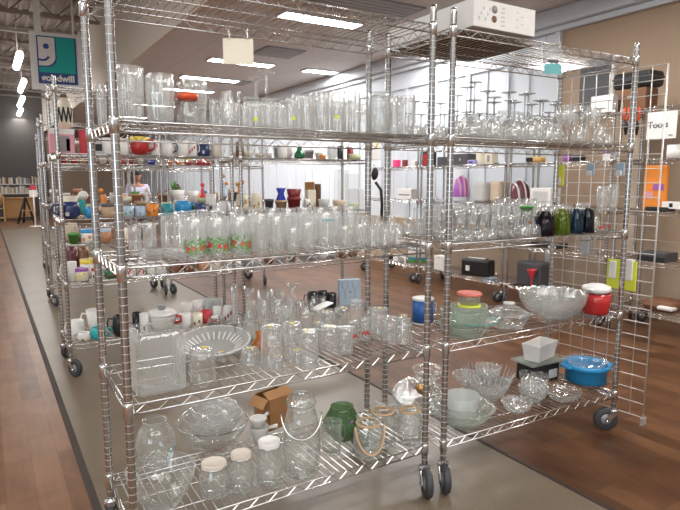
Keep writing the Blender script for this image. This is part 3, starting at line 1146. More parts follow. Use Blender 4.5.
# tall clear vases at the back of the lower shelf
for i, (px, wp, top, ly, shp, ds) in enumerate(((247, 14, 287, .36, 'carafe', 'clear carafe with flared neck at the back, left end'), (262, 13, 291, .39, 'cyl', 'clear straight vase next to the flared carafe'), (276, 15, 290, .385, 'cyl', 'clear straight vase, second beside the carafe'),
                                                 (291, 13, 284, .37, 'carafe', 'clear flared vase in the middle of back row'), (305, 15, 301, .33, 'cyl', 'wide clear vase before the flared back vase'), (318, 14, 297, .39, 'cyl', 'clear vase left of the pale blue gift box'))):
    P, r, h = onrow(UA, px, ly, wp, top, Z3)
    if shp == 'carafe':
        prof = [(0, 0), (r * .8, 0), (r, h * .12), (r * .95, h * .4), (r * .4, h * .68), (r * .42, h * .8), (r * .85, h), (r * .8, h), (r * .36, h * .78), (r * .36, h * .68), (r * .9, h * .4), (r * .9, .01), (0, .008)]
    else:
        prof = [(0, 0), (r * .9, 0), (r * .92, .01), (r * .95, h * .5), (r, h), (r * .94, h), (r * .88, h * .5), (r * .85, .012), (0, .012)]
    single('clear_vase', MB().lathe(prof, 28), M['glass_thick'], ds + ' of lower shelf', 'vase', (P.x, P.y, Z3), 0, 'clear vases at the back')
# green-flowered glass and pink disc behind the tumblers
P, r, h = onrow(UA, 284, .27, 13, 307, Z3)
t = thing('painted_glass', 'clear glass painted with a green sprig behind the upturned tumblers', 'drinking glass', (P.x, P.y, Z3))
put('body', tumbler(h, r * .9, r), M['glass'], t)
q = MB()
for j in range(6):
    a = FACE + R.uniform(-.6, .6)
    q.box((0, 0, h * R.uniform(.45, .85)), (.001, .009, .006), T=TR(r * 1.0 * math.cos(a), r * 1.0 * math.sin(a), 0, a))
put('green_print', q, C('green', .5), t)
# white square plate edge
P = UA.at(322, 306, .33)
t = thing('small_plate', 'white small plate lying across two upturned glasses', 'plate', (P.x, P.y, P.z), 0.3)
put('body', MB().box((0, 0, 0), (.10, .05, .006), bev=.002, T=TR(0, 0, 0, 0, 0, -.18)), C('white', .3), t)

# pale blue card gift box with two glasses pictured
P = UC2.at(351, 303, .06)
t = thing('gift_box', 'pale blue gift box picturing two stemmed glasses on the rear rack', 'box', (P.x, P.y + .03, ZS[4]), -YAW * .5)
hb = UC2.at(351, 280, .06).z - ZS[4]
put('carton', MB().box((0, 0, hb / 2), (.20, .06, hb), bev=.002), C('skyblue', .6), t)
put('flap', MB().box((0, .0, hb + .001), (.198, .058, .002)), C('skyblue', .7), t)
for s in (-1, 1):
    pic = MB()
    T = TR(s * .048, -.0315, hb - .07) @ Matrix.Scale(1.8, 4)
    pic.path([(-.014, 0, .025), (-.013, 0, .004), (0, 0, -.012), (.013, 0, .004), (.014, 0, .025)], .0013, 4, T=T)
    pic.tube((0, 0, -.012), (0, 0, -.055), .0013, 4, T=T)
    put('glass_picture', pic, C('grey', .5), t)
put('red_mark', MB().box((0, -.0310, hb - .11), (.013, .001, .014)), C('red', .5), t)


def stem_up(loc, h, r, label, **k):
    return stemware(loc, h, r, 'flute', False, label, 'flutes on the lower shelf')


P, r, h = onrow(UA, 232, .40, 8, 285, Z3)
stem_up((P.x, P.y, Z3), h, r, 'slim clear champagne flute near the back of lower shelf')

# ---- bottom shelf of the tumbler rack
Z4 = ZS[4]
c, r, h = spot(157, 474, 40, 60, Z4)
t = thing('fish_bowl', 'round clear glass fish bowl near the corner post', 'bowl', (c.x, c.y, Z4))
prof = [(0, 0), (r * .5, 0)]
for i in range(9):
    a = -1.0 + i * .245
    prof.append((r * math.cos(a), h * .48 + h * .5 * math.sin(a) / .95))
rn = prof[-1][0]
prof += [(rn * 1.12, h), (rn * 1.08, h + .002)] + [(max(.01, p[0] - .003), p[1]) for p in prof[::-1][0:9]] + [(r * .45, .012), (0, .012)]
put('body', MB().lathe(prof, 36), M['glass_thick'], t)
put('teal_edge', MB().path([(r * .985 * math.cos(a), r * .985 * math.sin(a), h * .42) for a in [-1.2 + .12 * k for k in range(7)]], .003, 6), M['glass_teal'], t)

c, r, h = spot(163, 520, 72, 66, Z4)
bowl((c.x, c.y, Z4), r, h, 'large plain clear glass bowl at the near corner of bottom shelf', 'glass_thick', foot=.55)
c, r, h = spot(214, 458, 74, 55, Z4)
bowl((c.x, c.y, Z4), r, .095, 'large clear glass mixing bowl holding smaller bowls', 'glass_thick', foot=.66, rim=M['glass_stem'], steep=True)
bowl((c.x, c.y, Z4 + .045), r * .84, .085, 'etched medium bowl nested inside the large mixing bowl', 'glass_cut', flute=(.02, 20), n=60, foot=.66, steep=True)
bowl((c.x + .008, c.y, Z4 + .085), r * .66, .078, 'small cut glass bowl on top of the nested bowls', 'glass_cut', cut=(.03, 9, 60), scallop=(.004, 12), n=60, foot=.7, steep=True)


def jar(px, py, wp, hp, label, lid, z=Z4, lidmat=None, name='mason_jar'):
    c, r, h = spot(px, py, wp, hp, z)
    t = thing(name, label, 'jar', (c.x, c.y, z), 0, 'lidded mason jars')
    prof = [(0, 0), (r * .88, 0), (r, .01), (r, h * .55, 1), (r * .97, h * .68), (r * .78, h * .80), (r * .76, h * .86), (r * .76, h * .9), (r * .70, h * .9), (r * .73, h * .8), (r * .94, h * .62), (r * .94, .014), (0, .012)]
    put('body', MB().lathe(prof, 32), M['glass_thick'], t)
    lm = lidmat or C('white', .4)
    l = put('lid', MB().lathe([(0, h * .985), (r * .74, h * .985), (r * .76, h), (r * .80, h), (r * .82, h * .985), (r * .82, h * .88), (r * .80, h * .87)][::-1], 32, ), lm, t)
    put('lid_band', MB().path([(r * .825 * math.cos(a * PI / 16), r * .825 * math.sin(a * PI / 16), h * .885) for a in range(32)], .0022, 6, True), M['chrome'], l)
    return t, r, h


M['lid_cream'] = solid('lid_cream', (0.66, 0.58, 0.50), .5)
jar(215, 502, 31, 44, 'squat mason jar with pale flat lid next to the large bowl', True, lidmat=M['lid_cream'])
jar(242, 496, 25, 46, 'tall mason jar with pale metal-ringed lid, middle of the three', True, lidmat=M['lid_cream'])
jar(270, 492, 27, 54, 'mason jar with plain white screw lid in front of the carton', True)

# cardboard carton
c, r, h = spot(273, 436, 44, 48, Z4)
bw, bd, bh = .142, .11, .145
t = thing('cardboard_carton', 'open brown cardboard carton with raised flaps on bottom shelf', 'box', (c.x + .02, c.y + .03, Z4), .25)
cm = solid('corrugated_card', PAL['card'], .8, var=.08)
cd = MB()
for sx, sy, wx, wy in ((0, -1, bw, .004), (0, 1, bw, .004), (-1, 0, .004, bd), (1, 0, .004, bd)):
    cd.box((sx * (bw / 2 - .002), sy * (bd / 2 - .002), bh / 2), (wx, wy, bh))
cd.box((0, 0, .002), (bw, bd, .004))
put('carton', cd, cm, t)
put('flap', MB().box((0, 0, 0), (bw, .05, .003), T=TR(0, -bd / 2 + .022, bh + .012, 0, .5)), cm, t)
put('flap', MB().box((0, 0, 0), (bw, .05, .003), T=TR(0, bd / 2 - .022, bh + .012, 0, -.5)), cm, t)
put('flap', MB().box((0, 0, 0), (.05, bd * .92, .003), T=TR(-bw / 2 - .017, 0, bh - .017, 0, 0, -.85)), cm, t)
put('price_sticker', MB().box((.03, -bd / 2 - .001, bh * .78), (.014, .001, .008)), C('green', .6), t)

# white milk-glass dippers
c, r, h = spot(251, 446, 20, 30, Z4)
t = thing('white_gravy_boat', 'white ceramic pan with stubby knob handles beside the carton', 'pan', (c.x + .04, c.y + .0, Z4), -.4)
put('body', MB().lathe(bowl_prof(.042, .06, .6), 28), C('white', .25), t)
put('handle', MB().path([(.038, 0, .05), (.06, 0, .055), (.08, 0, .056)], .008, 10, rr=[.007, .008, .012]), C('white', .25), t)
put('spout', MB().path([(-.0, .036, .055), (0, .05, .062), (0, .058, .068)], .008, 8, rr=[.012, .009, .007]), C('white', .25), t)
t = thing('white_gravy_boat', 'white ceramic pan stacked on the lower one, handle toward carton', 'pan', (c.x + .038, c.y + .005, Z4 + .062), .5)
put('body', MB().lathe(bowl_prof(.038, .035, .6), 28), C('white', .25), t)
put('handle', MB().path([(.035, 0, .025), (.055, 0, .03), (.07, 0, .03)], .008, 10, rr=[.006, .007, .010]), C('white', .25), t)

# big bail jar
c, r, h = spot(302, 482, 40, 92, Z4)
t = thing('bail_jar', 'tall clear apothecary jar with domed lid and wire handle', 'jar', (c.x, c.y, Z4))
put('body', MB().lathe([(0, 0), (r * .8, 0), (r * .9, .01), (r, h * .30), (r * .98, h * .5), (r * .80, h * .72), (r * .70, h * .80), (r * .72, h * .83), (r * .66, h * .83), (r * .75, h * .72), (r * .93, h * .5), (r * .94, h * .3), (r * .8, .016), (0, .014)], 36), M['glass_thick'], t)
l = put('lid', MB().lathe([(0, h), (r * .45, h * .995), (r * .70, h * .96), (r * .74, h * .90), (r * .70, h * .855), (r * .5, h * .845), (0, h * .845)][::-1], 36), M['glass_thick'], t)
put('lid_rim', MB().path([(r * .735 * math.cos(a * PI / 16), r * .735 * math.sin(a * PI / 16), h * .885) for a in range(32)], .003, 6, True), M['glass_thick'], l)
pts = []
for i in range(17):
    a = PI + PI * i / 16
    pts.append((r * 1.02 * math.cos(a), 0, h * .78 + math.sin(a) * h * .26))
fw = ray(302, 450)
ang = math.atan2(fw.y, fw.x) - PI / 2
put('wire_bail', MB().path([(p[0], -r * (.25 + .78 * math.sin(PI * i / 16)), p[2]) for i, p in enumerate(pts)], .0028, 6, T=Rz(ang)), M['chrome'], t)

# green glass shade
c, r, h = spot(342, 446, 38, 46, Z4)
r *= 1.12
t = thing('green_glass_vase', 'dark green bell-shaped glass vase on the bottom shelf', 'vase', (c.x, c.y, Z4))
put('body', MB().lathe([(0, 0), (r * .5, 0), (r * .55, h * .10), (r * .80, h * .25, 1), (r, h * .42, 1), (r * .86, h * .62, 1), (r * .58, h * .90), (r * .56, h), (r * .5, h), (r * .8, h * .6), (r * .92, h * .42), (r * .5, .02), (0, .02)], 48, (.025, 12)), M['glass_green'], t)
put('price_sticker', MB().box((0, 0, 0), (.001, .012, .009), T=TR(r * .84 * math.cos(FACE + .35), r * .84 * math.sin(FACE + .35), h * .68, FACE + .35, 0, -.3)), C('purple', .6), t)

# rope-handled candle jars
for i, (px, py, wp, hp, ds) in enumerate(((368, 463, 31, 50, 'glass lantern jar with rope rim and rope handle hanging in front'), (382, 450, 29, 48, 'glass lantern jar with rope handle, behind the front one'), (409, 447, 26, 46, 'glass lantern jar with rope rim, nearest the end post'))):
    c, r, h = spot(px, py, wp, hp, Z4)
    t = thing('lantern_jar', ds, 'jar', (c.x, c.y, Z4), 0, 'rope-handled lantern jars')
    put('body', MB().lathe([(0, 0), (r * .85, 0), (r * .98, .012), (r, h * .4, 1), (r * .96, h * .66, 1), (r * .74, h * .80), (r * .72, h * .9), (r * .80, h), (r * .74, h), (r * .67, h * .86), (r * .9, h * .66), (r * .92, .02), (0, .016)], 48, (.02, 16)), M['glass_thick'], t)
    put('rope_rim', MB().path([(r * .765 * math.cos(a * PI / 14), r * .765 * math.sin(a * PI / 14), h * .85) for a in range(28)], .0045, 6, True), C('rope', .8), t)
    pts = []
    for k in range(15):
        a = PI * k / 14
        if i == 0:
            pts.append((r * .98 * math.cos(a), -r * (.35 + .72 * math.sin(a)), h * .82 - math.sin(a) * h * .62))
        else:
            pts.append((r * .82 * math.cos(a), r * (.35 - (.9 * math.sin(a))), h * .86 + math.sin(a) * h * .10))
    put('rope_handle', MB().path(pts, .0042, 6, T=Rz(-YAW * .6)), C('rope', .8), t)
# small crystal cruet by the jar
c, r, h = spot(331, 462, 24, 40, Z4)
t = thing('glass_creamer', 'ribbed clear glass mug between the tall jar and green vase', 'mug', (c.x + .02, c.y + .03, Z4))
put('body', tumbler(h, r * .8, r * .9, False, 'rib'), M['glass_thick'], t)
put('handle', MB().path([(r * .8, 0, h * .8), (r * 1.3, 0, h * .75), (r * 1.4, 0, h * .45), (r * .8, 0, h * .2)], .005, 8), M['glass_thick'], t)

# crystal platter with gilt centre dish, at the far end of the bottom shelf
c = UB.w(.125, .335)
t = thing('crystal_platter', 'round cut crystal serving platter with rings, by the rack gap', 'platter', (c.x, c.y, Z4 + .050))
t.rotation_euler = (.36, 0, -.5)
r = .138
prof = [(0, 0), (r * .45, 0), (r * .52, .006, .2), (r * .75, .012, .5), (r, .022, 1), (r * .985, .026, 1), (r * .74, .017, .5), (r * .5, .010, .2), (0, .008)]
put('dish', MB().lathe(prof, 72, (.02, 24), scallop=(.003, 24)), M['glass_cut'], t)
for q in (.62, .72, .82, .92):
    put('ridge', MB().path([(r * q * math.cos(a * PI / 20), r * q * math.sin(a * PI / 20), .008 + .022 * q) for a in range(40)], .0028, 5, True), M['glass_thick'], t)
t = thing('gilt_dish', 'small gold-tinted glass dish sitting in the crystal platter', 'dish', (c.x + .01, c.y - .01, Z4 + .082))
put('body', MB().lathe(bowl_prof(.036, .03, .5), 40, (.06, 10)), solid('gilt', (0.50, 0.30, 0.12), .22, .9), t)
put('foot', MB().lathe([(0, 0), (.02, 0), (.016, .004)], 20, T=TR(0, 0, -.001)), M['glass_thick'], t)
c2 = UB.w(.20, .36)
bowl((c2.x + .0, c2.y + .0, Z4 + .125), .075, .06, 'clear flared glass bowl propped above the crystal platter', 'glass', foot=.4, rimw=.008)

# ================================================================== wine glass rack
def stemrow(u, un, lv, rown, ly, specs):
    """specs: (px, px width of foot or bowl, top py, shape, inverted)"""
    z = ZS[lv]
    for px, wp, top, shp, inv in specs:
        P = u.at(px, 200, ly)
        d = depth((P.x, P.y, z))
        r = wp / 2 * d / FPX
        h = u.at(px, top, ly).z - z
        lx, _ = u.local(P)
        lx = fits(u, lx, r)
        if clash((un, lv, rown), lx, r * .95):
            continue
        W = u.w(lx, ly)
        nm = {'wine': 'wine glass', 'flute': 'champagne flute', 'coupe': 'coupe glass', 'goblet': 'goblet', 'martini': 'cocktail glass'}[shp]
        ds = ('upside-down ' if inv else 'upright ') + nm
        stemware((W.x, W.y, z), h, r, shp, inv, lab(ds, '', rown, LVL[lv], UNITNAME[un]), '%ss on the %s shelf of the %s' % (nm, LVL[lv], UNITNAME[un]))


def fill_stem(u, un, lv, rown, ly, x0, x1, shapes, hr, rr, inv=.8):
    z = ZS[lv]
    x, run = x0, 0
    while x < x1:
        if run <= 0:
            run, shp, iv, h, r = R.randint(2, 4), R.choice(shapes), R.random() < inv, R.uniform(*hr), R.uniform(*rr)
        if x + 2 * r > x1 + .02:
            break
        W = u.w(x + r, ly + R.uniform(-.004, .004))
        nm = {'wine': 'wine glass', 'flute': 'champagne flute', 'coupe': 'coupe glass', 'goblet': 'goblet', 'martini': 'cocktail glass'}[shp]
        ds = ('upside-down ' if iv else 'upright ') + nm
        stemware((W.x, W.y, z), h, r, shp, iv, lab(ds, '', rown, LVL[lv], UNITNAME[un]), '%ss on the %s shelf of the %s' % (nm, LVL[lv], UNITNAME[un]))
        x += 2 * r + R.uniform(.004, .014)
        run -= 1


stemrow(UB, 'B', 1, 'front', .06, [
    (471, 20, 100, 'wine', 1), (491, 17, 102, 'goblet', 1), (511, 17, 102, 'wine', 1), (528, 15, 104, 'goblet', 1), (545, 14, 112, 'goblet', 1), (560, 14, 108, 'wine', 0), (575, 13, 112, 'goblet', 1), (589, 13, 108, 'goblet', 0), (603, 13, 112, 'coupe', 1), (616, 12, 110, 'goblet', 0)])
stemrow(UB, 'B', 1, 'second', .15, [
    (464, 18, 87, 'wine', 1), (484, 20, 91, 'wine', 1), (505, 18, 92, 'wine', 1), (521, 16, 94, 'wine', 1), (536, 14, 100, 'flute', 1), (551, 14, 104, 'wine', 1), (566, 13, 106, 'goblet', 0), (580, 13, 105, 'wine', 0), (595, 13, 108, 'goblet', 1), (609, 13, 105, 'wine', 0)])
stemrow(UB, 'B', 1, 'third', .245, [
    (455, 16, 95, 'wine', 1), (471.5, 18, 82, 'wine', 1), (491, 17, 97, 'wine', 1), (507, 15, 100, 'goblet', 1), (524, 17, 93, 'wine', 1), (539, 13, 101, 'flute', 1), (553, 13, 101, 'wine', 1), (567, 12, 105, 'wine', 0), (580, 12, 106, 'goblet', 1), (592, 12, 105, 'wine', 0)])
fill_stem(UB, 'B', 1, 'fourth', .34, .04, 1.14, ['wine', 'goblet', 'flute'], (.13, .19), (.032, .038), .7)
fill_stem(UB, 'B', 1, 'back', .415, .06, 1.12, ['wine', 'goblet'], (.12, .17), (.03, .034), .7)

fill_stem(UB, 'B', 2, 'front', .055, .05, .62, ['goblet', 'coupe', 'wine'], (.095, .125), (.027, .033), .45)
fill_stem(UB, 'B', 2, 'second', .13, .04, 1.14, ['goblet', 'wine', 'coupe'], (.11, .15), (.027, .033), .5)
fill_stem(UB, 'B', 2, 'third', .21, .04, 1.14, ['goblet', 'wine', 'flute'], (.13, .17), (.027, .033), .4)
fill_row(UB, 'B', 2, 'fourth', .29, .04, 1.14, ['plain', 'cut', 'rib'], (.11, .15), (.028, .034), .4)
fill_stem(UB, 'B', 2, 'back', .37, .04, 1.14, ['goblet', 'wine'], (.13, .18), (.03, .034), .4)
for px, wp, top, mt, ds in ((546, 19.5, 211, 'glass_purple', 'dark purple tinted faceted tumbler upside down'), (562.5, 16.5, 209, 'glass_lime', 'lime green tinted faceted tumbler upside down'),
                            (577, 14, 209, 'glass_blue', 'blue tinted faceted tumbler upside down'), (588.5, 13, 208, 'glass_navy', 'dark navy tinted faceted tumbler upside down')):
    P, r, h = onrow(UB, px, .045, wp, top, ZS[2])
    o = single('tinted_tumbler', tumbler(h, r * .40, r, True, 'dome', 32), M[mt], ds, 'drinking glass', (P.x, P.y, ZS[2]), .3, 'tinted tumblers')
    # pressed facets as raised ribs
    q = MB()
    for k in range(9):
        a = k * 2 * PI / 9
        q.path([(r * 1.0 * math.cos(a), r * 1.0 * math.sin(a), .004), (r * .985 * math.cos(a), r * .985 * math.sin(a), h * .42), (r * .86 * math.cos(a), r * .86 * math.sin(a), h * .75), (r * .70 * math.cos(a), r * .70 * math.sin(a), h * .95)], .0022, 5)
    put('pressed_rib', q, M[mt], o)
for i, (px, top) in enumerate(((602, 186), (613, 184))):
    P, r, h = onrow(UB, px, .06, 13, top, ZS[2])
    t = stemware((P.x, P.y, ZS[2]), h, r, 'flute', False, 'clear goblet with red flower on its base, %s the white grid panel' % ('farther from' if i == 0 else 'nearer'), 'red-flowered goblets')
    q = MB()
    for k in range(5):
        a = FACE - .7 + k * .35
        q.box((0, 0, .018 + .004 * (k % 2)), (.004, .009, .008), T=TR(r * .45 * math.cos(a), r * .45 * math.sin(a), 0, a))
    put('red_flower', q, C('crimson', .5), t)
P, r, h = onrow(UB, 527, .085, 14, 222, ZS[2])
h = .022
o = single('green_dish', MB().lathe(bowl_prof(r, h, .45), 28), M['glass_green'], 'small green-rimmed glass dish stacked before the purple tumbler', 'dish', (P.x, P.y, ZS[2] + .115), 0)
put('rim', MB().path([(r * math.cos(a * PI / 14), r * math.sin(a * PI / 14), h) for a in range(28)], .003, 5, True), C('green', .4), o)

# ---- lower shelf of the wine glass rack
c, r, h = spot(464, 342, 54, 58, Z3)
cx, cy = c.x, c.y
bowl((cx, cy, Z3), r * .98, .055, 'pale green glass pie plate, lowest under the nested plastic bowls', 'glass_pale', foot=.7, rimw=.008)
bowl((cx - .004, cy, Z3 + .018), r * .90, .10, 'large pale green translucent bowl on the pie plate', 'glass_pale', foot=.6, rim=M['glass_pale'])
bowl((cx + .012, cy - .012, Z3 + .05), r * .70, .09, 'inner pale green translucent bowl holding lidded containers', 'glass_pale', foot=.6)
# teal rimmed glass tray edge
t = thing('teal_glass_plate', 'teal-edged clear glass plate between the nested bowls', 'plate', (cx + .035, cy - .02, Z3 + .062))
put('body', MB().lathe([(0, 0), (r * .8, 0), (r * .92, .006), (r * .91, .009), (0, .004)], 36), M['glass'], t)
put('rim', MB().path([(r * .92 * math.cos(a * PI / 18), r * .92 * math.sin(a * PI / 18), .008) for a in range(36)], .003, 5, True), M['glass_teal'], t)
t = thing('food_container', 'round clear food container with a lime green lid, among nested bowls', 'container', (cx + .02, cy - .005, Z3 + .085))
put('body', MB().lathe([(0, 0), (.042, 0), (.048, .05), (.046, .05), (.04, .004), (0, .004)], 28), M['plastic_clear'], t)
put('lid', MB().lathe([(0, .056), (.050, .056), (.053, .052), (.053, .046), (.049, .045)][::-1], 28), C('lime', .4), t)
t = thing('food_container', 'round clear food container with a salmon red lid, topmost in nested bowls', 'container', (cx + .02, cy - .005, Z3 + .1425))
put('body', MB().lathe([(0, 0), (.044, 0), (.051, .045), (.049, .045), (.042, .004), (0, .004)], 28), M['plastic_clear'], t)
M['salmon'] = solid('salmon_lid', (0.74, 0.20, 0.15), .4)
put('lid', MB().lathe([(0, .050), (.044, .050), (.046, .053), (.053, .053), (.056, .049), (.056, .041), (.052, .040)][::-1], 28), M['salmon'], t)
# covered casserole
c, r, h = spot(508, 332, 42, 34, Z3)
o = thing('glass_casserole', 'clear glass casserole dish with sloped lid and knob', 'casserole', (c.x, c.y, Z3), -.3)
put('body', MB().lathe(bowl_prof(r, .065, .7, rimw=.006), 40), M['glass_thick'], o)
l = put('lid', MB().lathe([(0, .118), (.020, .118), (.022, .108), (.014, .104), (r * .5, .098), (r * .92, .074), (r * 1.0, .068), (r * .97, .066), (r * .45, .094), (0, .098)][::-1], 36), M['glass_thick'], o)
put('grey_knob', MB().lathe([(0, .122), (.026, .120), (.028, .114), (.02, .108), (0, .108)][::-1], 24), C('lightgrey', .3), l)
for s in (-1, 1):
    put('handle', MB().box((s * (r + .012), 0, .058), (.03, .07, .008), bev=.004), M['glass_thick'], o)
# cut crystal punch bowl
c, r, h = spot(551, 324, 68, 42, Z3)
bowl((c.x, c.y, Z3), r, h * .92, 'large cut crystal punch bowl with saw-tooth rim', 'glass_cut', cut=(.045, 14, 70), scallop=(.006, 20), n=84, foot=.45)
bowl((c.x, c.y, Z3 + .02), r * .93, h * .78, 'second crystal bowl nested inside the punch bowl', 'glass_cut', cut=(.05, 12, 80), scallop=(.005, 18), n=72, foot=.45)
# red pot with white bowl
c, r, h = spot(595, 316, 28, 26, Z3)
t = thing('red_pot', 'glossy red ceramic pot with small handle at the end post', 'pot', (c.x, c.y, Z3), 0)
put('body', MB().lathe([(0, 0), (r * .8, 0), (r * .88, .006), (r, h * .6), (r * 1.02, h), (r * .97, h), (r * .93, h * .6), (r * .8, .01), (0, .01)], 36), C('red', .2), t)
put('handle', MB().path([(r * .98, 0, h * .85), (r * 1.3, 0, h * .9), (r * 1.35, 0, h * .6), (r * .95, 0, h * .4)], .007, 8, T=Rz(.6)), C('red', .2), t)
t = thing('white_bowl', 'white ceramic gravy bowl resting on top of the red pot', 'bowl', (c.x, c.y, Z3 + h + .001), .2)
put('body', MB().lathe([(0, 0), (r * .8, 0), (r * 1.02, .018), (r * .95, .034), (r * .5, .046), (0, .050)], 32), C('white', .35), t)
for s in (-1, 1):
    put('handle', MB().box((s * r * 1.08, 0, .026), (.03, .03, .010), bev=.004), C('white', .35), t)
# blue and white canister on the tumbler rack's far end
c, r, h = spot(421, 324, 23, 30, Z3)
c = UB.w(.145, .345)
r, h = .052, .125
t = thing('blue_canister', 'blue canister with white lid and white foot at the rack gap'  , 'canister', (c.x, c.y, Z3))
put('body', MB().lathe([(0, .006), (r, .006), (r, h * .92), (0, h * .92)], 36), C('blue', .35), t)
put('lid', MB().lathe([(0, h), (r * .9, h + .002), (r * 1.03, h), (r * 1.03, h * .92), (0, h * .92)][::-1], 36), C('white', .35), t)
put('foot', MB().lathe([(0, 0), (r * 1.02, 0), (r * 1.02, .007), (0, .007)], 36), C('white', .35), t)
put('handle', MB().path([(r, 0, h * .75), (r * 1.35, 0, h * .75), (r * 1.4, 0, h * .45), (r, 0, h * .35)], .005, 8, T=Rz(-.2)), M['chrome'], t)

# ---- bottom shelf of the wine glass rack
c, r, h = spot(462, 436, 62, 44, Z4)
bowl((c.x, c.y, Z4), r, .085, 'wide pale green glass bowl, outermost of the nested set', 'glass_pale', foot=.5, rimw=.012, rim=M['glass_thick'])
bowl((c.x, c.y, Z4 + .02), r * .82, .085, 'middle clear bowl nested in the wide pale green bowl', 'glass_thick', foot=.5, rimw=.008)
bowl((c.x - .004, c.y, Z4 + .045), r * .58, .095, 'frosted deep bowl standing inside the nested glass set', 'glass_white', foot=.8, flute=(.015, 24), n=72)

# spiky crystal dish
c, r, h = spot(495, 412, 60, 50, Z4)


def spiky(loc, r, h, label, n=30):
    t = thing('crystal_dish', label, 'dish', loc)
    put('body', MB().lathe(bowl_prof(r * .8, h * .62, .4), 60, None, (.05, 10, 90)), M['glass_cut'], t)
    q = MB()
    for k in range(n):
        a = 2 * PI * k / n
        q.path([(r * .62 * math.cos(a), r * .62 * math.sin(a), h * .32), (r * .80 * math.cos(a), r * .80 * math.sin(a), h * .62), (r * 1.0 * math.cos(a), r * 1.0 * math.sin(a), h * 1.0)], .003, 5, rr=[.004, .004, .002])
    put('spiked_rim', q, M['glass_block'], t)
    return t


spiky((c.x - .01, c.y + .045, Z4), r * .92, .155, 'clear crystal dish with long spiky rim')
c, r, h = spot(513, 418, 42, 26, Z4)
bowl((c.x, c.y - .02, Z4), r * .72, .055, 'small cut crystal bowl at the shelf front before the spiky dish', 'glass_cut', cut=(.06, 9, 120), scallop=(.005, 14), n=56)
c, r, h = spot(531, 408, 36, 34, Z4)
bowl((c.x + .01, c.y, Z4), r * .82, .08, 'tall cut crystal bowl next to the spiky dish', 'glass_cut', cut=(.06, 10, 110), scallop=(.006, 16), n=64)
c, r, h = spot(560, 408, 42, 24, Z4)
bowl((c.x + .02, c.y, Z4), r * .85, .05, 'wide scalloped clear bowl at the front under the blue casserole', 'glass_thick', flute=(.05, 12), scallop=(.006, 12), n=60)
c, r, h = spot(480, 395, 30, 30, Z4)
bowl((c.x, c.y + .10, Z4), r, .06, 'clear cut dish behind the spiky crystal dish', 'glass_cut', cut=(.05, 9, 100), n=54)

c, r, h = spot(493, 400, 40, 30, Z4)
bowl((c.x, c.y + .045, Z4 + .065), r * .66, .07, 'cut crystal bowl sitting inside the spiky dish', 'glass_cut', cut=(.05, 10, 100), scallop=(.006, 16), n=64)
c, r, h = spot(531, 408, 36, 34, Z4)
bowl((c.x + .01, c.y, Z4 + .03), r * .70, .075, 'second cut crystal bowl nested in the tall cut bowl', 'glass_cut', cut=(.06, 10, 110), scallop=(.006, 16), n=64)
# black box, glass tray, white planter
c, r, h = spot(535, 381, 44, 26, Z4)
c, r, h = spot(536, 381, 44, 26, Z4)
bc = Vector((c.x - .065, c.y - .06, 0))
t = thing('black_box', 'black appliance box under the glass tray on bottom shelf', 'box', (bc.x, bc.y, Z4), UB.rz)
put('body', MB().box((0, 0, .055), (.20, .13, .11), bev=.004), C('black', .5), t)
lbm = MB()
lbm.box((.05, -.066, .045), (.07, .001, .05))
put('front_label', lbm, C('lightgrey', .5), t)
t = thing('glass_tray', 'pale green glass tray lying on the black box', 'tray', (bc.x, bc.y, Z4 + .1105), UB.rz)
put('body', MB().box((0, 0, .006), (.27, .17, .012), bev=.005), M['glass_pale'], t)
t = thing('white_planter', 'white rectangular ceramic planter on the glass tray', 'planter', (bc.x + .01, bc.y, Z4 + .123), UB.rz + .25)
q = MB()
for (k, z0) in ((1.0, 0),):
    pass
hw1, hd1, hw2, hd2, hh = .090, .042, .106, .055, .095
vs = []
for w_, d_, z_ in ((hw1, hd1, 0), (hw2, hd2, hh), (hw2 - .006, hd2 - .006, hh), (hw1 - .006, hd1 - .006, .008)):
    vs += [(-w_, -d_, z_), (w_, -d_, z_), (w_, d_, z_), (-w_, d_, z_)]
fs = [(3, 2, 1, 0)] + [(i * 4 + j, i * 4 + (j + 1) % 4, (i + 1) * 4 + (j + 1) % 4, (i + 1) * 4 + j) for i in range(3) for j in range(4)] + [(12, 13, 14, 15)]
put('body', q.add(vs, fs), C('white', .4), t)
put('price_sticker', MB().box((-.01, 0, 0), (.012, .001, .009), T=TR(.0, -.0425, .035, 0, -.15)), C('orange', .6), t)
# two small glass mugs by the box
for i, (px, py) in enumerate(((529, 391), (544, 393))):
    c, r, h = spot(px, py, 15, 20, Z4)
    t = thing('glass_mug', 'small clear glass cup with yellow tag before the black box, %s' % ('nearer the spiky dish' if i == 0 else 'nearer the blue casserole'), 'cup', (c.x, c.y + .02, Z4))
    put('body', tumbler(h, r * .8, r), M['glass_thick'], t)
    put('handle', MB().path([(r * .95, 0, h * .85), (r * 1.5, 0, h * .8), (r * 1.5, 0, h * .4), (r * .9, 0, h * .25)], .004, 8), M['glass_thick'], t)
    sticker(t, h * .5, 'yellow', side=(r * .95, FACE))

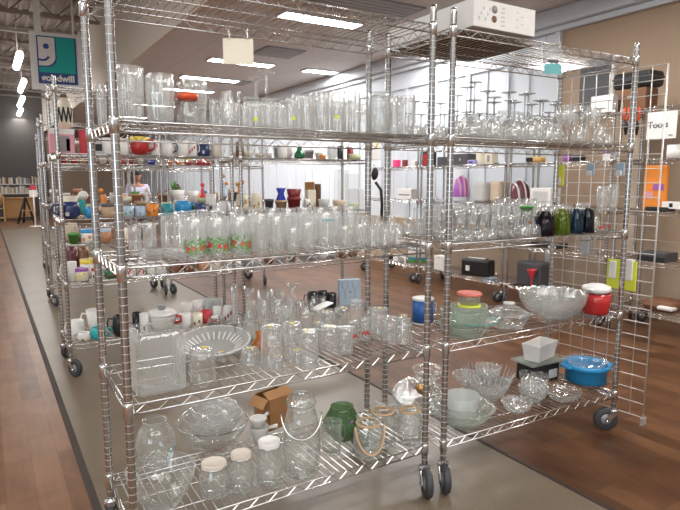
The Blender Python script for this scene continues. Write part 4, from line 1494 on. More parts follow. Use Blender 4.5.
# blue casserole
c, r, h = spot(585, 389, 46, 40, Z4)
bc = Vector((c.x, c.y, 0))
t = thing('blue_casserole', 'bright blue round casserole with clear glass bowl nested on top', 'casserole', (bc.x, bc.y, Z4 + .0125), -.3)
put('body', MB().lathe([(0, .0), (.100, .0), (.108, .005), (.112, .072), (.124, .076), (.126, .100), (.118, .102), (.110, .080), (.104, .01), (0, .008)], 44), C('bright', .35), t)
for s in (-1, 1):
    put('handle', MB().box((s * .132, 0, .088), (.03, .08, .016), bev=.006), C('bright', .35), t)
t = thing('dark_plate', 'dark ribbed round plate underneath the blue casserole', 'plate', (bc.x, bc.y, Z4 + .0005))
put('body', MB().lathe([(0, 0), (.10, 0), (.118, .008), (.116, .011), (0, .0115)], 40), C('darkgrey', .3), t)
bowl((bc.x, bc.y, Z4 + .060), .104, .070, 'clear glass bowl sitting inside the blue casserole', 'glass_thick', foot=.6, rimw=.006)

# ================================================================== top shelves: carton, hanging signs
ZT = ZS[0]
bp = UB.w(.17, .12)
t = thing('printed_carton', 'long white printed carton lying on top of the wine glass rack', 'box', (bp.x, bp.y, ZT + .012), UB.rz + .02)
put('carton', MB().box((.10, .16, .055), (.36, .58, .11), bev=.003), C('white', .55), t)
q = MB()
for s in range(7):
    q.box((-.05 + .012 * s, -.1305, .035 + (s % 3) * .02), (.008, .001, .012))
put('printed_mark', q, C('lightgrey', .6), t)
put('blue_emblem', MB().lathe([(0, 0), (.016, 0), (.016, .001), (0, .001)], 18, T=TR(.035, -.1300, .078, 0, PI / 2)), C('grey', .6), t)
put('red_emblem', MB().lathe([(0, 0), (.014, 0), (.014, .001), (0, .001)], 18, T=TR(.035, -.1300, .040, 0, PI / 2)), C('brown', .6), t)
q = MB()
for s in range(5):
    q.box((.085, -.1305, .02 + .017 * s), (.020, .001, .006))
    q.box((.17 + (s % 2) * .03, -.1305, .025 + .015 * s), (.012, .001, .004))
put('printed_text', q, C('lightgrey', .6), t)
t = thing('flat_board', 'thin dark flattened cardboard sheet under the white carton', 'board', (bp.x, bp.y, ZT + .001), UB.rz + .02)
put('sheet', MB().box((.13, .17, .004), (.48, .42, .008)), C('brown', .7), t)

# blank hanging sign holder in front of the ceiling lights
P = UA.at(238, 40, .06)
zt = UA.at(238, 38, .06).z
t = thing('hanging_sign', 'blank white card sign hanging on two rings from the top shelf', 'sign', (P.x, P.y, 0), -YAW * .8)
sc = depth(P) / FPX
put('card', MB().box((0, 0, zt - 13 * sc), (30 * sc, .003, 25 * sc), bev=.001), C('cream', .6), t)
for s in (-1, 1):
    put('ring', MB().path([(s * 9 * sc, .016 * math.cos(a * PI / 9), zt + .012 + .018 * math.sin(a * PI / 9)) for a in range(18)], .0016, 5, True), M['chrome'], t)
# teal tag in a clear sleeve hanging from the wine glass rack
P = UB.at(553, 60, -.035)
sc = depth(P) / FPX
t = thing('sign_sleeve', 'clear plastic sign sleeve with teal printed tag hanging from the top shelf', 'sign', (P.x, P.y, 0), -YAW * .6)
z1, z0 = UB.at(553, 48, -.035).z, UB.at(553, 75, -.035).z
put('sleeve', MB().box((0, 0, (z0 + z1) / 2), (22 * sc, .002, z1 - z0)), M['plastic_clear'], t)
q = MB()
zz = UB.at(553, 74, -.035).z
vs = [(-10 * sc, -.003, zz), (10 * sc, -.003, zz), (10 * sc, -.003, zz + 7 * sc), (7 * sc, -.003, zz + 10 * sc), (-7 * sc, -.003, zz + 10 * sc), (-10 * sc, -.003, zz + 7 * sc)]
put('teal_tag', q.add(vs, [(0, 1, 2, 3, 4, 5)]), solid('teal_tag', (0.16, 0.48, 0.50), .5), t)
put('dark_tab', MB().box((0, -.003, zz + 12 * sc), (12 * sc, .001, 3 * sc)), C('darkgrey', .5), t)
for s in (-1, 1):
    put('hook', MB().path([(s * 8 * sc, 0, z1 - .01), (s * 8 * sc, .006, z1 + .02), (s * 8 * sc + .006, .012, z1 + .055)], .0012, 5), M['chrome'], t)

# ================================================================== white wire grid panel past the wine glass rack
gp = MB()
G0 = Vector((2.675, -.10, 0))
ga = math.radians(95)
gx = Vector((math.cos(ga), math.sin(ga), 0))
GW, GH = .61, 1.93
gt = thing('grid_panel', 'white wire grid display panel standing past the wine glasses', 'display panel', G0, ga)
q = MB()
for k in range(9):
    q.tube((GW * k / 8, 0, .04), (GW * k / 8, 0, GH), .0028 if 0 < k < 8 else .0045, 5)
for k in range(26):
    q.tube((0, .003, .04 + (GH - .04) * k / 25), (GW, .003, .04 + (GH - .04) * k / 25), .0026, 5)
M['gridwhite'] = solid('white_wire', (0.62, 0.60, 0.57), .3, .55)
put('wire_grid', q, M['gridwhite'], gt)
for s in (0, GW):
    put('foot', MB().box((s, 0, .02), (.012, .05, .04)), M['gridwhite'], gt)

# ================================================================== mug rack and the rows behind
def mug(u, lv, px, wp, top, col, label, ly=.07, hdl=None, rim=None, prof='mug', z=None, group=None, print_=None, rough=.28, name=None, cat='mug'):
    z = ZS[lv] if z is None else z
    P, r, h = onrow(u, px, ly, wp, top, z)
    h = max(h, .02)
    r *= .94
    t = thing(name or 'mug', label, cat, (P.x, P.y, z), 0, group)
    mat = C(col, rough) if isinstance(col, str) else col
    if prof == 'mug':
        p = [(0, 0), (r * .88, 0), (r * .95, .004), (r, h * .3), (r, h), (r * .92, h), (r * .9, .008), (0, .008)]
    elif prof == 'round':
        p = [(0, 0), (r * .6, 0), (r * .9, h * .2), (r, h * .45), (r * .9, h * .75), (r * .78, h), (r * .72, h), (r * .85, h * .7), (r * .9, h * .4), (0, .01)]
    elif prof == 'flare':
        p = [(0, 0), (r * .55, 0), (r * .62, .005), (r * .8, h * .45), (r, h), (r * .94, h), (r * .74, h * .45), (0, .01)]
    elif prof == 'pot':
        p = [(0, 0), (r * .72, 0), (r * .92, h * .78), (r, h * .78), (r, h), (r * .9, h), (r * .85, h * .5), (0, h * .4)]
    else:
        p = [(q[0] * r, q[1] * h) for q in prof]
    put('body', MB().lathe(p, 26), mat, t)
    if rim:
        put('rim_band', MB().lathe([(r * 1.003, h * .74), (r * 1.015, h * .76), (r * 1.02, h * .99), (r * .93, h * 1.004), (r * .90, h * .9)], 26), C(rim, rough), t)
    if hdl is not None:
        a, hc = hdl
        k = .6 * r
        pts = [(r * .93, 0, h * .82), (r + k * .8, 0, h * .84), (r + k * 1.15, 0, h * .62), (r + k * 1.05, 0, h * .38), (r * .93, 0, h * .2)]
        put('handle', MB().path(pts, max(.004, r * .11), 8, T=Rz(a)), C(hc, rough) if isinstance(hc, str) else hc, t)
    if print_:
        c2, n = print_
        q = MB()
        for i in range(n):
            a = FACE - .8 + 1.6 * (i + .5) / n
            q.box((0, 0, h * (.45 + .15 * ((i * 7) % 3 - 1))), (.0012, r * .34, h * .22), T=TR(r * 1.0 * math.cos(a), r * 1.0 * math.sin(a), 0, a))
        put('painted_motif', q, C(c2, .4), t)
    return t


RT, LT = -YAW, PI - YAW        # handle pointing right / left as one faces the racks


def carton(u, lv, px, wp, top, dep, col, label, ly=.1, z=None, rz=None, name='box', cat='box', panel=None, bev=.004, zt=None):
    z = ZS[lv] if z is None else z
    P, r, h = onrow(u, px, ly, wp, top, z)
    t = thing(name, label, cat, (P.x, P.y, z + .0005), u.rz if rz is None else rz)
    put('body', MB().box((0, dep / 2, h / 2), (2 * r * .95, dep, h), bev=bev), C(col, .5), t)
    if panel:
        for pc, x0, x1, y0, y1 in panel:
            put('front_panel', MB().box(((x0 + x1) * r * .95, -.0012, h * (y0 + y1) / 2), ((x1 - x0) * 2 * r * .95, .002, h * (y1 - y0))), C(pc, .4), t)
    return t


MR = 'upper shelf of mug rack'
# upper level
carton(UC1, 1, 66, 24, 129, .10, 'pink', 'pink and white doll box with window at the aisle end of mug rack', .06, panel=[('white', -.5, .5, .78, 1), ('grey', -.28, .28, .08, .7), ('darkred', .15, .3, .1, .6)])
P, r, h = onrow(UC1, 69, .16, 14, 97, ZS[1] + .155)
t = thing('striped_vase', 'cream pot-bellied vase with black zigzag stripes standing on the doll box', 'vase', (P.x, P.y - .04, ZS[1] + .163))
put('body', MB().lathe([(0, 0), (r * .8, 0), (r, h * .2), (r * 1.05, h * .55), (r * .8, h * .8), (r * .45, h * .9), (r * .42, h), (r * .3, h), (0, h * .9)], 28), C('cream', .35), t)
q = MB()
for k in range(8):
    a = FACE - 1.1 + k * .3
    z0, z1 = (h * .2, h * .62) if k % 2 else (h * .62, h * .2)
    q.path([(r * 1.03 * math.cos(a), r * 1.03 * math.sin(a), z0), (r * 1.07 * math.cos(a + .15), r * 1.07 * math.sin(a + .15), (z0 + z1) / 2), (r * 1.05 * math.cos(a + .3), r * 1.05 * math.sin(a + .3), z1)], .005, 5)
put('zigzag_stripe', q, C('black', .5), t)
put('neck_band', MB().lathe([(r * .44, h * .9), (r * .50, h * .92), (r * .46, h * .99), (r * .40, h * 1.0)], 20), C('brown', .5), t)
put('handle', MB().path([(r * .4, 0, h * .95), (r * .3, 0, h * 1.02), (-r * .3, 0, h * 1.02), (-r * .4, 0, h * .95)], .005, 6), C('grey', .4), t)
carton(UC1, 1, 88, 9, 130, .05, 'crimson', 'red paper gift bag standing next to the doll box', .12, name='gift_bag', cat='bag')
carton(UC1, 1, 101, 11, 138, .06, 'lightgrey', 'small grey boxed device with dark front beside the red bag', .08, panel=[('black', -.35, .35, .2, .62)])
for px, wd, top, col, lb, hd, rim, pr_, pf in (
        (111, 12, 138, 'white', 'plain white mug behind the corner post of the tumbler rack', None, None, None, 'mug'),
        (125, 14, 139, 'white', 'plain white mug left of the red and yellow soup cup', (LT, 'white'), None, None, 'mug'),
        (142, 19, 137, 'red', 'wide red soup cup with yellow rim', (RT, 'red'), 'yellow', None, 'round'),
        (157, 10, 140, 'white', 'small white cup with red pattern next to the soup cup', (RT + .6, 'white'), None, ('pink', 3), 'mug'),
        (169, 13, 141, 'white', 'white mug with a dark blue handle', (RT, 'navy'), None, None, 'mug'),
        (184, 13, 141, 'white', 'plain white mug right of the blue-handled mug', (LT, 'white'), None, None, 'mug'),
        (194, 9, 142, 'white', 'small white cup with faint red lines', (RT, 'white'), None, ('red', 3), 'mug'),
        (205, 13, 143, 'navy', 'dark blue mug with pale crest', (LT + .3, 'navy'), None, ('lightgrey', 1), 'mug'),
        (218, 11, 144, 'cream', 'pale yellow mug at the end of the mug row', (RT, 'cream'), None, None, 'mug')):
    mug(UC1, 1, px, wd, top, col, lb + ', ' + MR if len(lb.split()) < 11 else lb, .08, hd, rim, pf, None, None, pr_)
for px, wd, top, col, lb, pf, mt in (
        (241, 9, 142, 'brown', 'small brown-lidded clear jar beside the rack post', 'mug', None), (252, 10, 146, None, 'small clear cup, first after the brown-lidded jar', 'flare', 'glass_thick'), (264, 11, 147, None, 'clear footed cup left of the white vase', 'flare', 'glass_thick'),
        (283, 10, 145, 'white', 'slim white vase with a yellow tag left of the green vase', 'mug', None),
        (332, 11, 146, None, 'milky round glass jar behind the small orange bowl', 'round', 'glass_white'), (340, 6, 146, 'black', 'dark bottle, left one of two behind the pale bowl', 'mug', None), (350, 7, 147, 'darkred', 'dark bottle, right one of two behind the pale bowl', 'mug', None)):
    mug(UC2 if px > 230 else UC1, 1, px, wd, top, M[mt] if mt else col, lb + ', upper shelf', .12 if px > 330 else .08, None, None, pf, name='small_jar' if px < 300 else 'bottle' if px > 338 else 'jar', cat='jar')
mug(UC2, 1, 300, 12, 146, 'darkgreen', 'emerald green bottle-necked ceramic vase on the upper rear shelf', .08, None, None, [(0, 0), (.85, 0), (1, .15), (.9, .4), (.45, .65), (.38, .85), (.6, 1), (.5, 1), (0, .9)], name='green_vase', cat='vase', rough=.15)
mug(UC2, 1, 323, 8, 155, 'orange', 'small orange bowl beside the milky glass jar', .07, None, None, 'flare', name='small_bowl', cat='bowl')
mug(UC2, 1, 354.5, 13, 154, 'palegreen', 'pale green low bowl at the rack end', .07, None, None, [(0, 0), (.85, 0), (1, .3), (1, 1), (.9, 1), (.85, .4), (0, .3)], name='low_bowl', cat='bowl')

# middle level (z 1.115)
Z2 = ZS[2]
mug(UC1, 2, 69, 22, 202, 'navy', 'large navy teapot-shaped mug with white script', .07, (LT, 'navy'), None, 'round', print_=('lightgrey', 1), name='teapot', cat='teapot')
t = mug(UC1, 2, 68, 21, 196, 'cream', 'cream serving dish behind the navy teapot', .30, None, None, 'flare', name='serving_dish', cat='dish')
mug(UC1, 2, 89, 11, 207, 'bright', 'blue mug next to the navy teapot', .07, (RT, 'bright'), None, 'round')
mug(UC1, 2, 108, 14, 203, 'tan', 'tan mug with dark grey rim between the rack posts', .07, None, 'darkgrey', 'mug')


def figurine(u, px, wp, top, z, col, label, parts, ly=.3, cat='figurine', name='figurine'):
    """parts: list of (kind, x, z, r, colour) in units of the half width / height"""
    P, r, h = onrow(u, px, ly, wp, top, z)
    t = thing(name, label, cat, (P.x, P.y, z), -YAW)
    b = MB().lathe([(0, 0), (r * .7, 0), (r * .75, h * .08), (r * .5, h * .35), (r * .42, h * .6), (r * .2, h * .7), (0, h * .72)], 18)
    put('body', b, C(col, .4), t)
    for nm, x, z_, q, c in parts:
        s = MB().lathe([(q * r * math.sin(PI * i / 8), q * r * (-math.cos(PI * i / 8))) for i in range(9)], 14, T=TR(x * r, -.02 * r, z_ * h))
        put(nm, s, C(c, .4), t)
    return t


figurine(UC1, 82, 13, 189, ZS[2] + .02, 'teal', 'teal fish figurine with a white egg-shaped head behind the teapot', [('head', .2, .72, .75, 'white'), ('fin', -.8, .3, .5, 'teal'), ('tail', .9, .25, .45, 'palegreen')], .41)
figurine(UC1, 104, 12, 187, ZS[2] + .02, 'orange', 'orange and white giraffe figurine behind the tan mug', [('head', -.4, .85, .4, 'orange'), ('foot', .6, .15, .5, 'white'), ('foot', -.5, .15, .5, 'cream')], .33)
mug(UC1, 2, 128, 11, 206, 'skyblue', 'white and blue scenic mug by the rear post', .07, None, None, 'mug', print_=('green', 2))
mug(UC1, 2, 140, 11, 206, 'skyblue', 'grey-blue mug with a big white handle', .07, (LT, 'white'), None, 'mug', print_=('grey', 1))
mug(UC1, 2, 152, 12, 204, 'orange', 'orange mug with painted flower', .07, (RT + 1, 'orange'), None, 'mug', print_=('brown', 2))
mug(UC1, 2, 167, 12, 204, 'tealdark', 'blue-green mug beside the orange flower mug', .07, (LT, 'teal'), None, 'mug')
mug(UC1, 2, 183, 18, 201, 'bright', 'wide turquoise-blue handled soup bowl', .14, (RT, 'bright'), None, 'round', name='soup_bowl', cat='bowl')
mug(UC1, 2, 200, 12, 203, 'navy', 'dark navy mug right of the turquoise soup bowl', .07, (RT, 'navy'), None, 'mug', print_=('purple', 2))
mug(UC1, 2, 211, 11, 194, 'white', 'tall white mug with a dark stripe', .24, None, None, 'mug', print_=('navy', 1))
mug(UC1, 2, 224, 9, 201, 'white', 'short white cup left of the rack post', .09, None, None, 'mug')
for px, wd, top, col, lb, pf, pr_, hd in (
        (242, 14, 194, 'cream', 'cream planter pot with painted fruit, first beside post', 'round', ('gold', 3), None), (256, 12, 193, 'cream', 'cream planter pot with painted fruit and white ear handle', 'round', ('gold', 2), (LT, 'white')),
        (269, 10, 199, 'darkgrey', 'small dark grey pot left of the cobalt vase', 'pot', None, None), (281, 13, 200, 'tan', 'tan clay pot under the cobalt blue vase', 'pot', None, None),
        (294, 15, 197, 'darkred', 'dark red-brown clay pot beneath the red bowl', 'pot', None, None), (307, 9, 199, 'white', 'small white speckled owl pot', 'round', ('darkgrey', 3), None),
        (324, 13, 199, 'lightgrey', 'pale grey bowl, left of two beyond the beige block', 'flare', None, None), (339, 15, 200, 'beige', 'beige bowl, right of two beyond the beige block', 'flare', None, None), (353, 13, 204, 'palegreen', 'shallow mossy green dish at the rack end', 'flare', None, None)):
    mug(UC2, 2, px, wd, top, col, lb, .08, hd, None, pf, print_=pr_, name='planter_pot' if px < 310 else 'bowl', cat='pot' if px < 310 else 'bowl', rough=.5)
mug(UC2, 2, 281, 11, 188, 'cobalt', 'cobalt blue ruffled vase set in the tan clay pot', .08, None, None, [(0, 0), (.6, 0), (.95, .3), (.55, .65), (.95, 1), (.85, 1), (.4, .65), (0, .2)], z=Z2 + .062, name='blue_vase', cat='vase', rough=.2)
mug(UC2, 2, 294, 16, 189, 'darkred', 'dark red flared bowl stacked on the clay pot', .08, None, None, 'flare', z=Z2 + .086, name='red_bowl', cat='bowl')
carton(UC2, 2, 312, 10, 190, .06, 'cream', 'tall beige block-shaped vase between the owl pot and grey bowl', .14, name='block_vase', cat='vase')
carton(UC2, 2, 311, 9, 182, .05, 'wood', 'wooden block holder behind the beige vase', .34, name='wood_holder', cat='holder')
carton(UC2, 2, 319, 5, 184, .04, 'brown', 'dark brown wooden bookend behind the beige vase', .34, name='bookend', cat='bookend')
for i, (px, wd, top) in enumerate(((341, 12, 170), (352, 11, 174), (359, 13, 189))):
    P, r, h = onrow(UC2, px, (.30, .32, .19)[i], wd, top, Z2)
    single('square_vase', MB().box((0, 0, h / 2), (2 * r * .9, 2 * r * .9, h), bev=.008), M['glass_thick'], 'tall square clear glass vase, %s on the flower pot rack' % ('behind the beige bowl', 'between two others', 'at the end post')[i], 'vase', (P.x - (.03 if i == 2 else 0), P.y, Z2), .2, 'square glass vases')

# level z .683
for px, wd, top, col, lb, pf, rim, hd, pr_, ly in (
        (66, 13, 262, 'white', 'white jug with curved handle at the aisle end', 'mug', None, (LT, 'white'), None, .07), (77, 14, 268, 'cream', 'cream jar with purple rim and yellow leaf print', 'mug', 'purple', None, ('yellow', 3), .06),
        (85, 17, 259, 'white', 'white canister with a yellow lid behind the purple-rimmed jar', 'mug', 'yellow', None, None, .26), (92, 9, 268, 'white', 'snowman face mug with red and black trim', 'mug', 'red', None, ('black', 2), .06),
        (107, 13, 270, 'darkgreen', 'dark green holiday mug with red dots', 'mug', None, None, ('red', 2), .08), (128, 9, 263, 'white', 'white cup with red snowflake pattern, first of two', 'mug', None, None, ('red', 4), .06),
        (138, 9, 263, 'white', 'white cup with red snowflake pattern, second of two', 'mug', None, None, ('red', 4), .06), (148, 9, 262, 'white', 'plain white cup next to the snowflake cups', 'mug', None, None, None, .07),
        (158, 11, 261, 'white', 'white cup with beige base ring after the plain one', 'mug', None, None, ('beige', 2), .07), (172, 12, 261, 'brown', 'dark brown mug beneath the poinsettia tumblers', 'mug', None, (RT, 'brown'), None, .07),
        (187, 12, 261, 'brown', 'reddish brown coffee mug beside the dark brown one', 'mug', None, None, ('tan', 2), .07), (201, 12, 260, 'terracotta', 'rust-coloured mug, last of the brown mugs', 'mug', None, None, None, .07),
        (214, 10, 259, 'cream', 'cream mug after the rust-coloured mug', 'mug', None, None, None, .07)):
    mug(UC1, 3, px, wd, top, col, lb + ', lower shelf of mug rack' if len(lb.split()) < 11 else lb, ly, hd, rim, pf, print_=pr_)
for px, wd, top, col, lb in ((68, 12, 247, 'maroon', 'dark floral pot behind the white jug'), (80, 12, 247, 'brown', 'brown flower-shaped pot behind the yellow-lidded canister'), (93, 8, 246, 'green', 'green potted plant ornament behind the snowman mug')):
    mug(UC1, 3, px, wd, top, col, lb + ' on mug rack', .37, None, None, 'round', name='flower_pot', cat='pot')

# bottom level (z .25)
for px, wd, top, col, lb, pf, hd, pr_, ly, nm in (
        (76, 14, 333, 'white', 'white mug with dark star at the aisle corner of the bottom shelf', 'round', (LT, 'white'), ('brown', 1), .06, 'mug'), (91, 16, 328, 'teal', 'bright teal round mug on the bottom shelf', 'round', (RT + .5, 'teal'), None, .06, 'mug'),
        (69, 15, 321, 'white', 'white mug with hooked handle behind the star mug', 'mug', (LT, 'white'), None, .17, 'mug'), (89, 19, 310, 'white', 'tall white mug behind the teal mug', 'flare', (LT, 'white'), None, .20, 'mug'),
        (113, 15, 316, 'black', 'black teapot between the two corner posts', 'round', (LT, 'black'), None, .08, 'teapot'), (131, 9, 313, 'black', 'small black mug left of the white casserole', 'mug', None, None, .12, 'mug'),
        (139, 10, 314, 'white', 'white cup left of the white casserole', 'mug', None, ('brown', 1), .06, 'mug'),
        (181, 13, 314, 'white', 'plain white mug right of the casserole', 'mug', (LT, 'white'), None, .07, 'mug'), (193, 12, 314, 'cream', 'cream mug with brown flower print', 'mug', None, ('brown', 2), .07, 'mug'),
        (202, 13, 311, 'crimson', 'crimson red jar candle on the mug rack', 'mug', None, None, .14, 'candle'), (225, 11, 306, 'white', 'white jug with red cherry dots', 'round', (RT, 'white'), ('darkred', 3), .06, 'jug'),
        (183, 12, 303, 'white', 'white cup behind the plain white mug', 'mug', None, None, .30, 'cup'), (195, 12, 301, 'white', 'tall white cup behind the cream mug', 'flare', None, None, .32, 'cup'),
        (214, 9, 307, 'white', 'white lidded cup left of the cherry jug', 'mug', None, None, .10, 'cup')):
    mug(UC1, 4, px, wd, top, col, lb + ', bottom shelf' if len(lb.split()) < 11 and 'bottom' not in lb else lb, ly, hd, None, pf, print_=pr_, name=nm, cat=nm)
for i, px in enumerate((205, 214)):
    mug(UC1, 4, px, 11, 299, M['glass_white'], 'frosted glass cup, %s behind the crimson candle' % ('left one' if i == 0 else 'right one'), .34, None, None, 'mug', name='frosted_cup', cat='cup', group='frosted cups')
P, r, h = onrow(UC1, 157, .10, 30, 310, Z4)
t = thing('white_casserole', 'white lidded casserole dish with grey knob and red-edged handle', 'casserole', (P.x, P.y, Z4))
h1 = h * .74
put('body', MB().lathe([(0, 0), (r * .6, 0), (r * .82, h1 * .4), (r * .9, h1 * .8), (r * .95, h1), (0, h1)], 32), C('white', .2), t)
l = put('lid', MB().lathe([(r * .8, h1), (r * 1.0, h1 + .004), (r * 1.0, h1 + .012), (r * .75, h * .97), (r * .3, h), (0, h)], 32), C('white', .2), t)
put('grey_knob', MB().lathe([(r * .2, h), (r * .24, h + .006), (r * .27, h + .025), (r * .2, h + .034), (0, h + .036)], 20), C('grey', .4), l)
put('handle', MB().path([(r * .9, 0, h1 * .95), (r * 1.25, 0, h1 * .9), (r * 1.25, 0, h1 * .55), (r * .85, 0, h1 * .45)], .010, 8, T=Rz(RT)), C('red', .3), t)
t = mug(UC1, 4, 211, 16, 318, M['glass_thick'], 'clear glass votive with a red and white candle behind the platter', .03, None, None, 'round', name='votive_candle', cat='candle')
for z_, c in ((.022, 'red'), (.045, 'white')):
    put('candle_wax', MB().lathe([(0, 0), (.026, 0), (.026, .018), (0, .018)], 20, T=TR(0, 0, z_ + .006)), C(c, .4), t)
for i, (px, top) in enumerate(((312, 292), (322, 291), (331, 293))):
    mug(UC2, 4, px, 11, top, 'black', 'black mug on the bottom rear shelf, %s seen behind tumblers' % ('left one', 'middle one', 'right one')[i], .10, (LT, 'black'), None, 'mug', group='black mugs')
for i, (px, top, wp) in enumerate(((248, 301, 12), (261, 300, 12), (276, 299, 12), (291, 298, 12))):
    P, r, h = onrow(UC2, px, .12, wp, top, Z4)
    gtumbler((P.x, P.y, Z4), h, r, 'plain', False, 'clear glass on the rear bottom shelf, %s beyond the carafe' % ('first', 'second', 'third', 'fourth')[i], 'glasses on the rear bottom shelf')

# third row rack
for px, wd, top, col, lb in ((153, 10, 162, 'cobalt', 'cobalt blue tiny pot'), (170, 9, 163, 'orange', 'orange bowl'), (180, 9, 163, 'orange', 'amber orange bowl'), (190, 9, 163, 'red', 'red and orange bowl'), (200, 11, 162, 'crimson', 'crimson bowl'), (210, 9, 163, 'red', 'bright red bowl')):
    u = UD1 if px < 158 else UD2
    mug(u, 1, px, wd, top - 2, col, lb + ' in the colourful row on the third rack', .07, None, None, 'flare', name='small_bowl', cat='bowl')
for px, wd, top, col, lb, pf in ((136, 13, 194, 'terracotta', 'terracotta pot beneath the customer', 'pot'), (163, 12, 194, 'terracotta', 'terracotta pot left of the white leaf dish', 'pot'), (177, 17, 190, 'white', 'white leaf-shaped dish', 'flare'), (193, 13, 191, 'white', 'white ruffled dish by the red ornament', 'flare'),
                                 (234, 9, 192, 'black', 'black pot near the post', 'pot'), (120, 12, 194, 'orange', 'orange ornament pot', 'round')):
    mug(UD1 if px < 160 else UD2, 2, px, wd, top, col, lb + ' on the third rack', .08, None, None, pf, name='planter_pot', cat='pot', rough=.5)
figurine(UD1, 147, 9, 187, Z2, 'white', 'white angel figurine between the two terracotta pots', [('head', 0, .82, .45, 'cream'), ('wing', -.6, .55, .4, 'white'), ('wing', .6, .55, .4, 'white')], .08)
figurine(UD2, 203, 9, 182, Z2, 'crimson', 'red and blue ornament on the third rack', [('head', 0, .85, .5, 'crimson'), ('arm', .7, .5, .35, 'bright')], .08)
figurine(UD2, 224, 9, 172, Z2 + .05, 'skyblue', 'light blue and orange toy figurine by the middle post', [('head', 0, .85, .5, 'tan'), ('arm', .7, .55, .4, 'orange')], .10)
figurine(UD2, 240, 8, 178, Z2 + .03, 'orange', 'orange butterfly ornament beyond the middle post', [('wing', .5, .8, .7, 'orange'), ('wing', -.5, .7, .6, 'gold')], .12)
# little plant
P, r, h = onrow(UD2, 175, .33, 14, 180, Z2)
t = thing('potted_plant', 'small potted plant with red berries above the leaf dish', 'plant', (P.x, P.y, Z2))
put('pot', MB().lathe([(0, 0), (r * .5, 0), (r * .6, h * .3), (0, h * .3)], 16), C('darkred', .6), t)
q, q2 = MB(), MB()
for k in range(26):
    a, e = R.uniform(0, 6.28), R.uniform(.2, 1.3)
    L = h * R.uniform(.5, .75)
    p = Vector((L * math.cos(a) * math.cos(e) * .8, L * math.sin(a) * math.cos(e) * .8, h * .28 + L * math.sin(e)))
    q.path([(0, 0, h * .25), p * .6 + Vector((0, 0, h * .15)), p], .006, 4, rr=[.003, .012, .002])
    if k % 4 == 0:
        q2.lathe([(.014 * math.sin(PI * i / 6), -.014 * math.cos(PI * i / 6)) for i in range(7)], 8, T=TR(*p))
put('leaves', q, C('green', .6), t)
put('berries', q2, C('darkred', .4), t)['kind'] = 'stuff'
for px, wd, top, col, lb, pf, pr_ in ((71.5, 12, 233, 'green', 'square-looking green flower pot', 'pot', None), (86, 15, 229, 'white', 'white mug with blue rim and orange fish', 'mug', ('orange', 2)), (68, 18, 223, 'beige', 'beige deep bowl behind the green pot', 'round', None),
                                      (104, 11, 228, 'terracotta', 'rust red mug with pale teal top', 'mug', None), (120, 12, 228, 'cream', 'cream mug nearly hidden by the corner post', 'mug', None)):
    mug(UD1, 3, px, wd, top, col, lb + ' on the third rack', .07 if px != 68 else .28, None, 'bright' if px == 86 else ('skyblue' if px == 104 else None), pf, print_=pr_)
for i, px in enumerate((80, 100, 120, 138)):
    mug(UD1, 4, px, 12, 266, ['brown', 'white', 'grey', 'white'][i], '%s pot low on the third rack, %s from the aisle' % (['brown', 'white', 'grey', 'plain white'][i], ORD[i + 1]), .1, None, None, 'pot', name='planter_pot', cat='pot')
carton(UD2, 4, 246, 26, 262, .3, 'lightgrey', 'flat pale grey tray on the bottom shelf above the rear casters', .05, name='flat_tray', cat='tray')

# rear rows of crockery on the mug, pot and third-row racks
REAR = [  # unit, level, local depth, local x range, colours, height range, radius range, rack phrase
    (UC1, 1, .30, .05, 1.16, ['white', 'cream', 'lightgrey', 'white', 'brown'], (.07, .11), (.036, .045), 'upper shelf of mug rack'),
    (UC1, 2, .30, .42, 1.16, ['white', 'cream', 'palegreen', 'darkgreen', 'white', 'terracotta', 'tan'], (.08, .14), (.034, .048), 'middle shelf of mug rack'),
    (UC1, 3, .22, .42, 1.16, ['white', 'terracotta', 'brown', 'cream', 'maroon'], (.07, .10), (.036, .045), 'lower shelf of mug rack'),
    (UC2, 1, .32, .05, .95, ['white', 'lightgrey', 'cream', 'white'], (.07, .12), (.034, .045), 'upper shelf of pot rack'),
    (UC2, 3, .12, .05, 1.15, ['brown', 'white', 'terracotta', 'cream', 'grey'], (.06, .09), (.036, .045), 'lower shelf of pot rack'),
    (UD1, 1, .26, .06, 1.14, ['white', 'red', 'cream', 'orange', 'tan'], (.07, .12), (.04, .05), 'upper shelf of third-row aisle rack'),
    (UD1, 2, .31, .06, 1.14, ['terracotta', 'white', 'green', 'cream', 'crimson', 'tan'], (.09, .17), (.04, .055), 'middle shelf of third-row aisle rack'),
    (UD1, 3, .26, .30, 1.14, ['brown', 'white', 'grey', 'terracotta'], (.07, .12), (.04, .05), 'lower shelf of third-row aisle rack'),
    (UD2, 1, .26, .06, 1.14, ['white', 'orange', 'crimson', 'yellow', 'lightgrey'], (.06, .10), (.04, .05), 'upper shelf of third-row inner rack'),
    (UD2, 2, .31, .40, 1.14, ['white', 'tan', 'darkgrey', 'cream', 'orange'], (.09, .16), (.04, .052), 'middle shelf of third-row inner rack'),
]
CN = {'lightgrey': 'light grey', 'palegreen': 'pale green', 'darkgreen': 'dark green', 'darkgrey': 'dark grey', 'terracotta': 'terracotta'}
